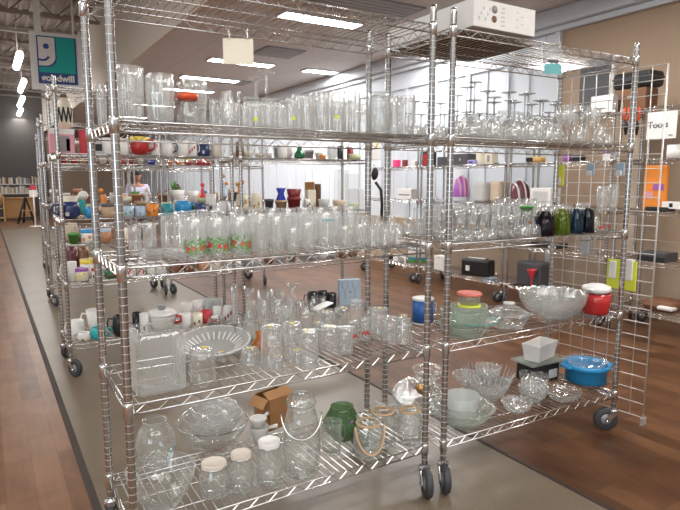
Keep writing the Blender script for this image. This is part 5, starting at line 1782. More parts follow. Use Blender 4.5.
for u, lv, ly, x0, x1, cc, hr, rr, ph in REAR:
    x, cnt = x0, {}
    while x < x1 - .08:
        r, h, c = R.uniform(*rr), R.uniform(*hr), R.choice(cc)
        kind = R.choice(['mug', 'round', 'flare', 'pot'])
        nm = {'mug': 'cup', 'round': 'ceramic_jug', 'flare': 'bowl', 'pot': 'planter_pot'}[kind]
        cnt[(c, nm)] = cnt.get((c, nm), 0) + 1
        W = u.w(x + r, ly)
        px_ = None
        t = thing(nm, '%s %s, %s from left, rear row, %s' % (CN.get(c, c), nm.replace('_', ' '), ORD[cnt[(c, nm)]], ph), nm.split('_')[-1], (W.x, W.y, ZS[lv]), 0, 'rear crockery, ' + ph)
        p = {'mug': [(0, 0), (r * .88, 0), (r * .95, .004), (r, h), (r * .92, h), (r * .9, .008), (0, .008)],
             'round': [(0, 0), (r * .6, 0), (r * .95, h * .3), (r, h * .5), (r * .7, h * .8), (r * .75, h), (r * .68, h), (r * .6, h * .8), (0, h * .5)],
             'flare': [(0, 0), (r * .5, 0), (r * .8, h * .3), (r, h * .6), (r * .94, h * .6), (r * .7, h * .28), (0, .01)],
             'pot': [(0, 0), (r * .7, 0), (r * .9, h * .75), (r, h * .75), (r, h), (r * .9, h), (0, h * .6)]}[kind]
        put('body', MB().lathe(p, 20), C(c, .35), t)
        if kind in ('mug', 'round'):
            put('handle', MB().path([(r * .9, 0, h * .8), (r * 1.35, 0, h * .78), (r * 1.4, 0, h * .45), (r * .85, 0, h * .3)], .005, 6, T=Rz(-PI / 2 + R.uniform(-.6, .6))), C(c, .35), t)
        x += 2 * r + R.uniform(.008, .03)

# black ladle hanging from the end post
P = Vector((2.625, 2.36, 0))
t = thing('black_ladle', 'black kitchen ladle hanging from the end post of the pot rack', 'ladle', (P.x, P.y, 0), -YAW)
zz = lambda py: at_y(380, py, 2.36).z
q = MB().lathe([(.030 * math.sin(PI * i / 8) + .001, -.055 * math.cos(PI * i / 8)) for i in range(9)], 16, T=TR(-.035, 0, zz(174), 0, 0, .15))
put('bowl', q, C('black', .4), t)
put('handle', MB().path([(-.03, 0, zz(182)), (.02, 0, zz(190)), (.03, 0, zz(205)), (.025, 0, zz(221))], .013, 8), C('black', .4), t)
put('hook', MB().path([(-.03, 0, zz(168)), (-.05, .02, zz(164)), (-.04, .03, zz(162))], .003, 5), M['chrome'], t)
carton(UC2, 1, 376, 11, 143, .05, 'white', 'white card box with yellow tag hanging by the end post', .0, panel=[('yellow', -.1, .15, .75, 1.0)], name='card_box')

# ================================================================== racks along the white wall
def ebox(u, lv, px, wp, top, dep, col, label, lx=.08, **k):
    return carton(u, lv, px, wp, top, dep, col, label, lx, **k)


ebox(UE2, 1, 394, 6, 160, .08, 'hotpink', 'hot pink wedge-shaped toy on the wall rack', name='toy_wedge', cat='toy')
ebox(UE1, 1, 403, 5, 160, .05, 'darkred', 'dark red clamp lying on the wall rack', name='clamp', cat='tool')
ebox(UE1, 1, 412, 8, 161, .08, 'white', 'white small box beside the dark red clamp', .1)
ebox(UE2, 1, 423, 12, 152, .15, 'black', 'black and red carton on the wall rack', .08, panel=[('red', -.1, .5, .05, .85)])
ebox(UE2, 1, 441, 15, 157, .15, 'darkgrey', 'dark grey stereo unit right of the black and red carton', .1, name='stereo_unit', cat='electronics')
ebox(UE2, 1, 459, 21, 154, .2, 'darkgrey', 'blue-black radio with round dial behind the lavender clock', .1, panel=[('lightgrey', -.05, .03, .4, .6)], name='radio', cat='electronics')
ebox(UE2, 1, 470, 11, 160, .04, 'lavender', 'lavender alarm clock at the shelf edge', .02, name='alarm_clock', cat='clock', panel=[('darkgrey', -.3, .2, .3, .7)])
ebox(UE2, 1, 477, 7, 153, .1, 'cream', 'cream speaker box, first after the lavender clock', .14, name='speaker_box', cat='speaker')
ebox(UE2, 1, 487, 10, 153, .1, 'cream', 'cream speaker box with dark round cone', .14, name='speaker_box', cat='speaker', panel=[('grey', -.2, .2, .2, .8)])
ebox(UE2, 1, 493.5, 2, 163, .06, 'black', 'black remote control lying flat on the wall rack', .04, name='remote_control', cat='electronics')
ebox(UE3, 1, 531, 20, 157, .1, 'gold', 'mustard and black slipper on the wall rack', .06, name='slipper', cat='shoe', panel=[('black', -.45, .0, .2, .9)], bev=.02)
ebox(UE3, 1, 563, 7, 154, .08, 'purple', 'purple pouch next to a dark bundle', .08, name='pouch', cat='pouch', bev=.015)
ebox(UE3, 1, 574, 12, 155, .08, 'black', 'dark tangled cable bundle on the wall rack', .08, name='cable_bundle', cat='cable', bev=.02)
ebox(UE2, 2, 404, 23, 189, .2, 'white', 'white cassette recorder with dark slot', .08, name='cassette_recorder', cat='electronics', panel=[('darkgrey', -.4, .4, .38, .48)])
# helmets
def helmet(u, px, wp, top, c1, c2, label, z=Z2, ly=.15):
    P, r, h = onrow(u, px, ly, wp, top, z)
    t = thing('helmet', label, 'helmet', (P.x, P.y, z))
    put('shell', MB().lathe([(r * math.cos(PI / 2 * i / 8), h * math.sin(PI / 2 * i / 8)) for i in range(9)], 24), C(c1, .3), t)
    for k in (-.5, 0, .5):
        q = MB()
        ww = r * math.sqrt(1 - k * k)
        q.path([(r * k * .99, ww * 1.01 * math.cos(a), h * math.sqrt(max(0, 1 - k * k)) * 1.01 * math.sin(a)) for a in [PI * j / 14 for j in range(15)]], .012, 5, T=Rz(-.3))
        put('stripe', q, C(c2, .4), t)


helmet(UE2, 461, 17, 176, 'purple', 'pink', 'pink and purple child helmet on the wall rack', Z2 + .06)
helmet(UE3, 519, 26, 180, 'maroon', 'lightgrey', 'maroon helmet with pale grey stripes on the wall rack', Z2, .24)
for i, (px, w_, tp, c_) in enumerate(((478, 16, 182, 'lightgrey'), (494, 14, 181, 'beige'))):
    ebox(UE2, 2, px, w_, tp, .2, c_, '%s folded appliance cover between the two helmets' % ('pale grey', 'beige')[i], .12, name='folded_cover', cat='cover', bev=.03)
ebox(UE3, 2, 540, 27, 188, .15, 'white', 'white scale in its open tray right of the maroon helmet', .06, name='kitchen_scale', cat='scale', panel=[('lightgrey', -.35, .35, .2, .8)])
# bottom level
P = Vector((4.76, 4.36, Z4))
r, h = .165, .27
t = thing('striped_cooler', 'round white fabric cooler with teal stripes on the wall rack bottom', 'cooler', (P.x, P.y, Z4 + .001))
put('body', MB().lathe([(0, 0), (r, 0), (r, h), (0, h)], 28), C('white', .6), t)
for z_, c in ((.08, 'green'), (.2, 'tealdark'), (.86, 'tealdark')):
    put('stripe', MB().lathe([(r * 1.0, h * z_ - .02), (r * 1.012, h * z_ - .018), (r * 1.012, h * z_ + .018), (r, h * z_ + .02)], 28), C(c, .5), t)
ebox(UE2, 4, 440, 15, 256, .12, 'white', 'white plastic heater box beside the black toaster', .02, name='heater', cat='appliance', panel=[('grey', -.1, .1, .85, .9)])
P, r, h = onrow(UE2, 476, .06, 33, 258, Z4)
t = thing('toaster', 'black toaster with chrome top and white label', 'toaster', (P.x, P.y, Z4 + .001), -PI / 2 + .25)
put('body', MB().box((0, .09, h * .44), (2 * r * .95, .17, h * .88), bev=.025), C('black', .3), t)
put('chrome_top', MB().box((0, .09, h * .92), (2 * r * .6, .09, h * .16), bev=.01), M['chrome'], t)
put('white_label', MB().box((-r * .45, -.002 + .004, h * .4), (.05, .008, .06)), C('white', .5), t)
ebox(UE3, 4, 531, 31, 263, .22, 'darkgrey', 'dark grey printer under a clear cover on the bottom shelf', .06, name='printer', cat='printer', bev=.02)
mug(UE3, 4, 535, 10, 270, 'crimson', 'small red funnel leaning at the printer front', .01, None, None, [(.15, 0), (.2, .5), (1, .95), (1, 1), (.9, 1), (.1, .5)], name='red_funnel', cat='funnel')
ebox(UE2, 4, 490, 12, 283, .1, 'skyblue', 'pale blue flat plastic lid between toaster and printer', .12, name='plastic_lid', cat='lid')
ebox(UE3, 3, 545, 34, 243, .18, 'black', 'long black flat electronics unit on the wall rack', .1, name='flat_player', cat='electronics', panel=[('white', .2, .48, .1, .5)])
ebox(UE1, 4, 385, 9, 256, .15, 'black', 'black storage case at the far end of the wall rack', .05, name='storage_case', cat='case')
ebox(UE1, 4, 396, 8, 255, .15, 'white', 'white storage bin beside the black case', .05, name='storage_bin', cat='bin')
# white clamp hanging below the striped cooler
P = at_x(405, 262, 4.40)
t = thing('spray_wand', 'white plastic spray wand dangling under the striped cooler', 'wand', P, -PI / 2)
q = MB()
q.path([(-.08, 0, .06), (.0, 0, .055), (.06, 0, .05)], .010, 6)
q.path([(.0, 0, .055), (.0, 0, -.02), (-.03, 0, -.10)], .012, 6)
put('body', q, C('white', .4), t)
put('grip', MB().path([(-.025, 0, -.09), (.02, 0, -.065)], .014, 6), C('lightgrey', .5), t)

# beige wall end: rack items
Z1 = ZS[1]
mug(UE4, 1, 672, 17, 145, 'white', 'white saucepan on the shelf below the tools sign', .06, (RT, 'white'), None, 'mug', name='saucepan', cat='pan')
ebox(UE4, 1, 606, 14, 151, .1, 'white', 'white folded packet with purple band, wall rack', .08, name='packet', cat='packet', panel=[('purple', -.5, .5, .7, 1)])
P, r, h = onrow(UE4, 653, .07, 25, 165, ZS[2])
t = thing('orange_bag', 'bright orange plastic bag with purple seal hanging from the shelf', 'bag', (P.x, P.y, ZS[2]), -PI / 2)
put('body', MB().box((0, .03, h / 2), (2 * r * .95, .05, h), bev=.02), C('orange', .3), t)
put('purple_label', MB().box((r * .35, .002, h * .52), (.09, .006, .05)), C('purple', .4), t)
put('pale_label', MB().box((-r * .4, .002, h * .34), (.07, .006, .06)), C('pink', .4), t)
ebox(UE4, 2, 672, 21, 202, .12, 'white', 'white box printed with one dark ring', .06, z=ZS[2] + .022, name='ring_box', panel=[('black', -.12, .05, .25, .8)])
ebox(UE4, 2, 657, 24, 207, .12, 'black', 'black tray under the white ring box', .05, name='black_tray', cat='tray')
ebox(UE4, 3, 655, 29, 253, .2, 'darkgrey', 'dark grey scanner on the lower wall shelf', .05, name='scanner', cat='electronics', panel=[('black', -.5, .5, .0, .55)])
P, r, h = onrow(UE4, 668, .1, 34, 306, ZS[4])
t = thing('folded_cloth', 'rust brown folded cloth with white edge on the bottom wall shelf', 'cloth', (P.x, P.y, ZS[4] + .001), -PI / 2)
put('body', MB().box((0, .08, .05), (2 * r, .26, .10), bev=.045), C('brown', .8), t)
put('white_edge', MB().box((r * .55, .06, .05), (r * .9, .30, .035), bev=.015), C('white', .7), t)
# boxes on top of the beige-end rack
zt = ZS[0]
P, r, h = onrow(UE3, 612, .08, 22, 88, zt)
Px = Vector((4.475, 1.50, 0))
t = thing('white_carton', 'white carton on the wall rack top before the dark cases', 'box', (Px.x, Px.y, zt + .001), -PI / 2)
put('body', MB().box((0, .04, .075), (.22, .08, .15), bev=.004), C('white', .5), t)
put('flap', MB().box((0, .04, .152), (.215, .078, .003)), C('lightgrey', .5), t)
Px = Vector((4.59, 1.30, 0))
t = thing('suitcase', 'brown-black case stacked on the rack top, lower of two', 'case', (Px.x, Px.y, zt + .001), -PI / 2)
put('body', MB().box((.0, .1, .10), (.28, .2, .20), bev=.02), C('brown', .5), t)
put('latch', MB().box((0, -.003, .12), (.05, .01, .03)), M['chrome'], t)
t = thing('typewriter_case', 'black typewriter case stacked on the rack top, upper of two', 'case', (Px.x, Px.y - .0, zt + .203), -PI / 2)
put('body', MB().box((0, .1, .07), (.36, .22, .14), bev=.03), C('black', .4), t)
put('lid_edge', MB().box((0, .1, .085), (.365, .225, .012), bev=.003), C('darkgrey', .4), t)
put('handle', MB().path([(-.06, -.012, .06), (-.05, -.04, .06), (.05, -.04, .06), (.06, -.012, .06)], .008, 6), C('darkgrey', .4), t)
# dark board on the wall, white post strip
Pa, Pb = at_x(582, 62, XW - .03), at_x(610, 107, XW - .03)
t = thing('dark_board', 'dark grey wall-mounted board on the beige wall', 'board', (XW - .03, (Pa.y + Pb.y) / 2, (Pa.z + 2.0) / 2), -PI / 2)
put('panel', MB().box((0, 0, 0), (abs(Pa.y - Pb.y), .03, Pa.z - 2.0)), solid('slate_board', (0.105, 0.105, 0.115), .6), t)
put('frame', MB().box((abs(Pa.y - Pb.y) / 2 + .02, 0, 0), (.03, .045, Pa.z - 2.0)), C('white', .5), t)
Pa = at_x(563, 90, XW)
struct('trim_5', MB().box((XW - .02, 2.55, ZC / 2 - .1), (.05, .06, ZC - .25)), white_wall)
struct('wall_strip', MB().box((XW - .03, at_x(637, 190, XW).y, 1.0), (.06, .09, 1.5)), solid('tan_strip', (0.66, 0.55, 0.43), .6))
# tools sign
Pa, Pb = at_x(648, 113, 4.41), at_x(676, 138, 4.41)
cy, cz = (Pa.y + Pb.y) / 2, (Pa.z + Pb.z) / 2
sw, sh = abs(Pa.y - Pb.y), abs(Pa.z - Pb.z)
t = thing('tools_sign', 'white card sign reading Tools hanging on the wall rack', 'sign', (4.41, cy, cz), -PI / 2)
put('card', MB().box((0, 0, 0), (sw, .004, sh), bev=.001), C('white', .5), t)


def text(s, size, loc, rot, mat, parent, name='lettering', bold=0.0, align='CENTER'):
    cu = bpy.data.curves.new(name, 'FONT')
    cu.body = s
    cu.size = size
    cu.align_x = align
    cu.align_y = 'CENTER'
    cu.extrude = .0008
    cu.offset = bold
    o = link(name, cu, parent, loc, rot)
    dg = bpy.context.evaluated_depsgraph_get()
    me = bpy.data.meshes.new_from_object(o.evaluated_get(dg))
    bpy.data.objects.remove(o)
    me.materials.clear()
    me.materials.append(mat)
    return link(name, me, parent, loc, rot)


text('Tools', sh * .34, (-.03, -.004, sh * .02), (PI / 2, 0, 0), C('darkgrey', .6), t, bold=.001)
put('corner_mark', MB().box((sw * .32, -.003, -sh * .38), (sw * .14, .002, sh * .06)), C('grey', .6), t)
for s in (-1, 1):
    put('hanger', MB().path([(s * sw * .3, 0, sh * .5), (s * sw * .3, .01, sh * .75), (s * sw * .3, .04, sh * .85)], .003, 5), M['chrome'], t)
# pliers hanging at the sign
for i, px in enumerate((626, 637)):
    Pp = at_x(px, 122, 4.39)
    t = thing('pliers', 'pliers with orange-red grips hanging by the tools sign, %s one' % ('farther' if i == 0 else 'nearer'), 'pliers', Pp, -PI / 2, 'hanging pliers')
    for s in (-1, 1):
        put('grip', MB().path([(s * .010, 0, .01), (s * .022, 0, .06), (s * .016, 0, .12)], .009, 8), M['collar'], t)
    put('jaw', MB().path([(-.012, 0, .012), (0, 0, -.03), (.004, 0, -.11)], .016, 8, rr=[.014, .022, .008]), C('black', .4), t)
# packs on the grid panel
def gpanel(px, py):
    """local panel coordinates of the point seen at a pixel"""
    n = Vector((-math.sin(ga), math.cos(ga), 0))
    r = ray(px, py)
    d = G0 - CAM
    P = CAM + r * ((d.x * n.x + d.y * n.y) / (r.x * n.x + r.y * n.y))
    return (P - G0).dot(gx), P.z


# the panel's front is the side towards the racks' customer: local +y
def pack(x0, y0, x1, y1, col, label, inner=None, name='hanging_package', back=True):
    a, z1 = gpanel(x0, y0)
    b, z0 = gpanel(x1, y1)
    t = thing(name, label, 'package', (G0.x + gx.x * (a + b) / 2, G0.y + gx.y * (a + b) / 2, (z0 + z1) / 2), ga)
    yo = .03
    m = M[col] if col in M else C(col, .4)
    put('card', MB().box((0, yo, 0), (abs(a - b), .012, abs(z1 - z0)), bev=.003), m, t)
    put('hook', MB().path([(0, .006, abs(z1 - z0) / 2 + .008), (0, yo, abs(z1 - z0) / 2 + .012), (0, yo + .03, abs(z1 - z0) / 2 + .02)], .003, 5), M['chrome'], t)
    for i, (u0, u1, v0, v1, c) in enumerate(inner or []):
        W_, H_ = abs(a - b), abs(z1 - z0)
        put('white_utensil' if c == 'white' else 'printed_label', MB().box((W_ * ((u0 + u1) / 2 - .5), yo + .012, H_ * ((v0 + v1) / 2 - .5)), (W_ * (u1 - u0), .012, H_ * (v1 - v0)), bev=.004), C(c, .4), t)
        put('white_utensil' if c == 'white' else 'printed_label', MB().box((W_ * ((u0 + u1) / 2 - .5), yo - .012, H_ * ((v0 + v1) / 2 - .5)), (W_ * (u1 - u0), .012, H_ * (v1 - v0)), bev=.004), C(c, .4), t)
    return t


pack(611, 258, 638, 291, 'lime', 'yellow-green card with white utensils hanging on the grid panel', [(.1, .38, .35, 1.05, 'white'), (.66, .9, .35, .95, 'white')])
pack(558, 165, 566, 186, 'lime', 'small lime green packet hanging on the grid panel', [(.2, .7, .05, .4, 'white')])
pack(581, 225, 598, 257, 'plastic_clear', 'clear blister pack with silver tool hanging on the grid panel', [(.3, .7, .1, .9, 'lightgrey')])
pack(590, 164, 597, 176, 'skyblue', 'blue and white hang tag on the grid panel, farther one', [(.2, .8, .0, .4, 'white')])
pack(619, 163, 627, 176, 'skyblue', 'blue and white hang tag on the grid panel, nearer one', [(.2, .8, .0, .4, 'white')])

# ================================================================== far end of the store
def farY(px, py, y):
    return at_y(px, py, y)


YB = 21.6
t = thing('bookcase', 'long white bookcase against the dark grey far wall', 'bookcase', (-.9, YB, 0))
bx0, bx1 = -1.4, 2.3
zsB = [0.9, 1.22, 1.55]
q = MB()
for z in (0.86, 1.19):
    put('shelf', MB().box((0.45, .15, z), (bx1 - bx0, .32, .03)), C('white', .5), t)
for x in (bx0, .45, bx1):
    put('side_panel', MB().box((x - bx0 - .95, .15, .625), (.03, .32, 1.15)), C('white', .5), t)
cols = ['white', 'cream', 'lightgrey', 'tan', 'beige', 'grey', 'white', 'brown']
k = 0
for lv, z in ((0, .876), (1, 1.206)):
    x = -.62 + lv * .03
    i = 0
    while x < 1.45:
        w_ = R.uniform(.03, .075)
        h_ = R.uniform(.19, .28)
        if abs(x + w_ / 2 - .0) < .055:
            x = .06
            continue
        i += 1
        b = single('book', MB().box((0, 0, h_ / 2), (w_ * .92, .2, h_), bev=.004), C(cols[R.randrange(8)], .6), 'book on the far white bookcase, %s from left, %s row' % (ORD[i], ('lower', 'middle', 'top')[lv]), 'book',
                   (x + w_ / 2, YB + .12, z), 0, 'books on the far bookcase')
        x += w_ + .004 + (R.uniform(.05, .15) if R.random() < .12 else 0)

Pd = at_z(20, 214, 0)
dk = at_y(20, 205, 20.2)
t = thing('wooden_desk', 'honey-brown wooden desk standing before the far bookcase', 'desk', (dk.x, 20.2, 0))
put('desk_top', MB().box((0, .2, .74), (.95, .55, .04), bev=.005), C('wood', .5), t)
put('front_panel', MB().box((0, 0, .40), (.9, .03, .64)), C('wood', .5), t)
for s in (-1, 1):
    put('side_panel', MB().box((s * .44, .22, .36), (.03, .45, .72)), C('wood', .5), t)
dk = at_y(-6, 205, 19.9)
t = thing('blond_bookcart', 'small blond wood cart with picture books on its shelf', 'cart', (dk.x, 19.9, 0))
put('back_panel', MB().lathe([(0, 0), (.28, 0), (.28, .02), (0, .02)], 24, T=TR(0, .2, .72, 0, PI / 2)), C('blond', .5), t)
for s in (-1, 1):
    put('side_panel', MB().box((s * .27, .1, .42), (.03, .3, .84)), C('blond', .5), t)
for z in (.12, .42):
    put('shelf', MB().box((0, .1, z), (.52, .3, .03)), C('blond', .5), t)
for i in range(3):
    single('picture_book', MB().box((0, 0, .12), (.15, .03, .24)), C(['skyblue', 'white', 'darkgrey'][i], .5), 'picture book in the blond cart, %s one' % ('left', 'middle', 'right')[i], 'book', (dk.x - .17 + .17 * i, 20.0, .136))
dk = at_y(27, 212, 18.5)
t = thing('folding_easel', 'dark wooden folding easel leaning at the aisle end', 'easel', (dk.x, 18.5, 0), .2)
for a, b in (((-.28, 0, 0), (.0, .12, .80)), ((.20, 0, 0), (.02, .12, .80)), ((0, .45, 0), (.01, .14, .80))):
    put('leg', MB().tube(a, b, .03, 6), C('black', .6), t)
put('cross_bar', MB().box((-.02, .03, .18), (.42, .03, .05)), C('black', .6), t)
put('tray', MB().box((0, .05, .40), (.26, .05, .03)), C('terracotta', .6), t)
dk = at_y(33, 190, 17.0)
t = thing('mannequin_stand', 'white and red cloth sign stand by the rack ends', 'stand', (dk.x, 17.0, 0))
put('pole', MB().tube((0, 0, 0), (0, 0, 1.0), .02, 8), C('white', .5), t)
put('base', MB().lathe([(0, 0), (.16, 0), (.15, .02), (0, .03)], 20), C('white', .5), t)
put('red_top', MB().box((0, 0, 1.12), (.16, .03, .12), bev=.02), C('crimson', .6), t)
put('white_card', MB().box((0, 0, .95), (.22, .03, .20), bev=.02), C('white', .6), t)

# customer seen between the far racks
r_ = ray(137, 177)
Pp = CAM + r_ * 11.6
t = thing('person', 'person in a lavender top standing beyond the racks', 'person', (Pp.x, Pp.y, 0), -.25)


def skin(name, verts, edges, radii, mat, parent, sub=2, root=0):
    me = bpy.data.meshes.new(name)
    me.from_pydata(verts, edges, [])
    o = link(name, me, parent)
    me.materials.append(mat)
    sm = o.modifiers.new('skin', 'SKIN')
    sm.use_smooth_shade = True
    for i, v in enumerate(me.skin_vertices[0].data):
        rr = radii[i]
        v.radius = (rr, rr) if not isinstance(rr, tuple) else rr
        v.use_root = (i == root)
    s = o.modifiers.new('sub', 'SUBSURF')
    s.levels = s.render_levels = sub
    dg = bpy.context.evaluated_depsgraph_get()
    m2 = bpy.data.meshes.new_from_object(o.evaluated_get(dg))
    o.modifiers.clear()
    o.data = m2
    if not m2.materials:
        m2.materials.append(mat)
    return o


K = 1.50 / 1.72
V = [(0, 0, .95), (0, 0, 1.12), (0, 0, 1.32), (0, -.01, 1.44), (0, -.02, 1.52),
     (.19, 0, 1.38), (.235, .0, 1.12), (.20, -.16, .95), (-.19, 0, 1.38), (-.235, 0, 1.12), (-.20, -.16, .95),
     (.10, 0, .88), (.11, -.02, .50), (.11, .02, .09), (.12, -.12, .04), (-.10, 0, .88), (-.11, -.02, .50), (-.11, .02, .09), (-.12, -.12, .04),
     (.17, -.22, .91), (-.17, -.22, .91)]
E_ = [(0, 1), (1, 2), (2, 3), (3, 4), (2, 5), (5, 6), (6, 7), (7, 19), (2, 8), (8, 9), (9, 10), (10, 20), (0, 11), (11, 12), (12, 13), (13, 14), (0, 15), (15, 16), (16, 17), (17, 18)]
RAD = [.15, .14, .16, .06, .055, .065, .048, .036, .065, .048, .036, .095, .062, .045, .04, .095, .062, .045, .04, .034, .034]
body = skin('body', [tuple(c * K for c in v) for v in V], E_, [q * K for q in RAD], C('skin', .6), t)
# clothes follow the same skeleton, a little wider
keep = [0, 1, 2, 5, 6, 8, 9]
remap = {v: i for i, v in enumerate(keep)}
skin('lavender_top', [tuple(c * K for c in V[i]) for i in keep], [(remap[a], remap[b]) for a, b in E_ if a in remap and b in remap], [(RAD[i] + .02) * K for i in keep], solid('lavender_cloth', (0.55, 0.52, 0.68), .8), t)
keep = [0, 11, 12, 13, 15, 16, 17]
remap = {v: i for i, v in enumerate(keep)}
skin('dark_trousers', [tuple(c * K for c in V[i]) for i in keep], [(remap[a], remap[b]) for a, b in E_ if a in remap and b in remap], [(RAD[i] + .018) * K for i in keep], C('darkgrey', .8), t)
hz = 1.625 * K
hd = MB().lathe([(.0, -.115), (.045, -.105), (.066, -.06), (.078, 0), (.080, .04), (.068, .085), (.04, .11), (0, .117)], 20, T=TR(0, -.02, hz))
hd.lathe([(0, .035), (.010, .02), (.013, 0), (0, -.006)], 8, T=TR(0, -.098, hz - .012))
for s in (-1, 1):
    hd.lathe([(.016 * math.sin(PI * i / 6), -.026 * math.cos(PI * i / 6)) for i in range(7)], 10, T=TR(s * .080, -.01, hz))
put('head', hd, C('skin', .6), t)
put('hair', MB().lathe([(.084, .03), (.090, .05), (.080, .095), (.048, .125), (0, .132)], 20, T=TR(0, -.012, hz, 0, .12)).lathe([(.0, -.09), (.075, -.08), (.088, -.02), (.088, .05), (.07, .09)], 20, T=TR(0, .012, hz - .0) @ Matrix.Diagonal((1, .9, 1, 1))), C('black', .8), t)
ey = MB()
for s in (-1, 1):
    ey.lathe([(.011 * math.sin(PI * i / 6), -.008 * math.cos(PI * i / 6)) for i in range(7)], 8, T=TR(s * .030, -.094, hz + .008))
put('eyes', ey, C('black', .3), t)
put('mouth', MB().box((0, -.091, hz - .055), (.045, .012, .009), bev=.003), C('darkred', .5), t)
for s in (-1, 1):
    hb = MB()
    p0 = Vector((s * .17 * K, -.22 * K, .91 * K))
    for j in range(4):
        q0 = p0 + Vector((s * (.024 - .016 * j), -.03, -.01))
        L_ = (.055, .065, .062, .05)[j]
        hb.path([q0 - Vector((0, -.03, 0)), q0 + Vector((0, -L_ * .5, -.012)), q0 + Vector((0, -L_ * .8, -.045))], .009, 6, rr=[.010, .009, .007])
    hb.path([p0 + Vector((-s * .03, .01, 0)), p0 + Vector((-s * .055, -.03, -.015)), p0 + Vector((-s * .05, -.055, -.03))], .010, 6, rr=[.011, .010, .008])
    put('hand', hb, C('skin', .6), t)

# ================================================================== shop sign hanging over the aisle
YS = 8.6
Pa, Pb = at_y(36, 38, YS), at_y(78, 86, YS)
S = (Pb.x - Pa.x)
cx, cz = (Pa.x + Pb.x) / 2, (at_y(57, 37, YS).z + at_y(57, 84, YS).z) / 2
H = at_y(57, 37, YS).z - at_y(57, 84, YS).z
sg = thing('hanging_shop_sign', 'teal and white shop sign with half-face letter g, hanging above the aisle', 'sign', (cx, YS, cz), -.12)
pale = solid('sign_plate', (0.78, 0.76, 0.74), .6)
put('back_plate', MB().box((.0, .03, -.02), (S * 1.36, .03, H * 1.22), bev=.004), pale, sg)
blue = solid('sign_blue', (0.02, 0.06, 0.22), .5)
teal = solid('sign_teal', (0.0, 0.36, 0.33), .5)
white = solid('sign_white', (0.72, 0.70, 0.68), .5)
w2, h2 = S / 2, H / 2
put('blue_field', MB().box((0, .008, 0), (S, .012, H)), blue, sg)
bd = .035 * S
put('teal_field', MB().box((0, 0, .11 * H), (S - 2 * bd, .008, H * .78 - bd)), teal, sg)


def flat(pts, y, mat, name):
    return put(name, MB().add([(p[0], y, p[1]) for p in pts], [tuple(range(len(pts)))]), mat, sg)


def face(k):
    """outline of the half face: square with a rounded lower right corner"""
    l, r_, tp, bt = -w2 + bd, -w2 + bd + S * .42, h2 - bd, h2 - bd - H * .60
    l, r_, tp, bt = l - k, r_ + k, tp + k, bt - k
    R_ = S * .26
    pts = [(l, tp), (l, bt), (r_ - R_, bt)]
    for i in range(1, 9):
        a = -PI / 2 + PI / 2 * i / 8
        pts.append((r_ - R_ + R_ * math.cos(a), bt + R_ + R_ * math.sin(a)))
    pts += [(r_, tp)]
    return pts


flat(face(.035 * S), -.006, blue, 'blue_outline')
flat(face(0), -.009, white, 'white_face')
ex, ez = -w2 + bd + S * .20, h2 - bd - H * .19
flat([(ex + S * .075 * math.cos(2 * PI * i / 20), ez + S * .075 * math.sin(2 * PI * i / 20)) for i in range(20)], -.012, blue, 'blue_eye')
q = MB()
pts = [(-w2 + bd, h2 - H * .50), (-w2 + bd + S * .08, h2 - H * .515), (-w2 + bd + S * .16, h2 - H * .505), (-w2 + bd + S * .22, h2 - H * .47), (-w2 + bd + S * .25, h2 - H * .43)]
q.path([(p[0], -.010, p[1]) for p in pts], .016, 6)
put('blue_smile', q, blue, sg)
# heavy lower-case lettering
text('goodwill', S * .245, (0, -.012, -h2 + H * .115), (PI / 2, 0, 0), white, sg, bold=.006)
put('hanging_pole', MB().box((-S * .45, .06, H * .5 + 1.0), (.10, .03, 2.1)), pale, sg)
put('hanging_pole', MB().box((S * .45, .06, H * .5 + 1.0), (.03, .03, 2.1)), pale, sg)

# ================================================================== lights
tube = emis('fluorescent', (0.96, 0.98, 1.0), 22.0)
tubeb = emis('high_bay', (1.0, 0.98, 0.95), 7.0)
fixw = solid('fixture_white', (0.7, 0.7, 0.7), .5)


def area(loc, sx, sy, power, col=(1, .97, .93), rot=(0, 0, 0), name='area_light'):
    l = bpy.data.lights.new(name, 'AREA')
    l.shape = 'RECTANGLE'
    l.size, l.size_y = sx, sy
    l.energy = power
    l.color = col
    o = link(name, l, None, loc, rot)
    return o


n_ = 0
names = ['first', 'second', 'third', 'fourth', 'fifth', 'sixth', 'seventh', 'eighth', 'ninth', 'tenth', 'eleventh', 'twelfth', 'thirteenth', 'fourteenth', 'fifteenth', 'sixteenth']
for (x0, x1, yy) in ((2.62, 3.66, 4.27), (2.74, 3.82, 7.05), (2.8, 3.9, 8.75), (2.9, 3.95, 10.3), (2.9, 3.95, 13.2), (2.9, 3.95, 16.2), (4.40, 5.02, 4.27), (4.40, 5.02, 7.05), (2.6, 3.65, 1.4), (2.6, 3.65, -1.4)):
    t = thing('ceiling_light', 'recessed fluorescent ceiling light over the %s column, %s from the front' % ('inner' if x0 < 4 else 'wall side', names[n_]), 'light', ((x0 + x1) / 2, yy, ZC), 0, 'fluorescent ceiling lights')
    n_ += 1
    L_ = x1 - x0
    put('diffuser', MB().box((0, 0, -.012), (L_ * .96, .24, .02), bev=.006), tube, t)
    f_ = MB()
    for s in (-1, 1):
        f_.box((0, s * .135, -.012), (L_, .03, .024))
        f_.box((s * (L_ / 2 - .006), 0, -.012), (.02, .27, .024))
    put('frame', f_, fixw, t)
    area(((x0 + x1) / 2, yy, ZC - .06), L_, .3, 34)
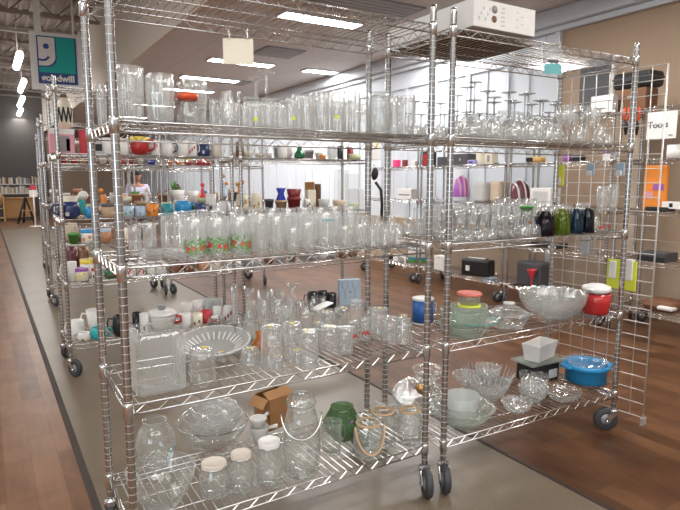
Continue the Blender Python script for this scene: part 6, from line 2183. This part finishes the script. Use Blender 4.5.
for i, py in enumerate((61, 86, 102, 113)):
    P = at_z((18, 22, 21, 19.5)[i], py, 3.75)
    t = thing('high_bay_light', 'bright strip light under the open ceiling, %s along the aisle' % names[i], 'light', P, 0, 'aisle strip lights')
    put('diffuser', MB().box((0, 0, 0), (.13, 1.5 + i * .3, .16), bev=.06), tubeb, t)
    put('bracket', MB().tube((0, 0, .08), (0, 0, ZH - 3.75), .012, 6), fixw, t)
    area((P.x, P.y, 3.6), .4, 1.5, 40 if i < 2 else 15)
area((-2.5, 4, 4.2), 2, 6, 160)
area((-1.5, -2.5, 3.4), 3, 3, 110)
area((1.5, -3.2, 3.2), 3, 1.2, 70)
# bluish daylight from the shop front behind the camera
area((-5.5, -5.0, 1.8), 3.0, 2.4, 90, (.70, .84, 1.0), (math.radians(80), 0, math.radians(-50)), 'shop_window_daylight')

# ceiling vents
for i, (px, py, sx, sy) in enumerate(((278, 52, .62, .62), (352, 76, .62, .62), (365, 6, 1.2, .62), (235, 82, .5, .5))):
    P = at_z(px, py, ZC)
    t = thing('ceiling_vent', 'dark square air vent in the low ceiling, %s' % ('behind the blank hanging sign', 'beside the back posts', 'above the rack tops', 'beyond the strip lights')[i], 'vent', (P.x, P.y, ZC))
    put('frame', MB().box((0, 0, -.008), (sx, sy, .016), bev=.004), C('grey', .7), t)
    g_ = MB()
    for k in range(7):
        g_.box((0, -sy / 2 + sy * (k + .5) / 7, -.018), (sx * .9, .02, .006))
    put('grille', g_, C('lightgrey', .7), t)

# world
wd = bpy.data.worlds.new('world')
scene.world = wd
wd.use_nodes = True
nn = wd.node_tree
nn.nodes.clear()
o_ = nn.nodes.new('ShaderNodeOutputWorld')
bg = nn.nodes.new('ShaderNodeBackground')
tc = nn.nodes.new('ShaderNodeTexCoord')
sp = nn.nodes.new('ShaderNodeSeparateXYZ')
cr = nn.nodes.new('ShaderNodeValToRGB')
mr = nn.nodes.new('ShaderNodeMapRange')
mr.inputs['From Min'].default_value = -1
nn.links.new(tc.outputs['Generated'], sp.inputs[0])
nn.links.new(sp.outputs['Z'], mr.inputs['Value'])
nn.links.new(mr.outputs['Result'], cr.inputs['Fac'])
cr.color_ramp.elements[0].position = .35
cr.color_ramp.elements[0].color = (.30, .26, .23, 1)
cr.color_ramp.elements[1].position = .75
cr.color_ramp.elements[1].color = (.95, .93, .90, 1)
nn.links.new(cr.outputs['Color'], bg.inputs['Color'])
bg.inputs['Strength'].default_value = 0.85
nn.links.new(bg.outputs[0], o_.inputs['Surface'])
scene.view_settings.exposure = 0.22
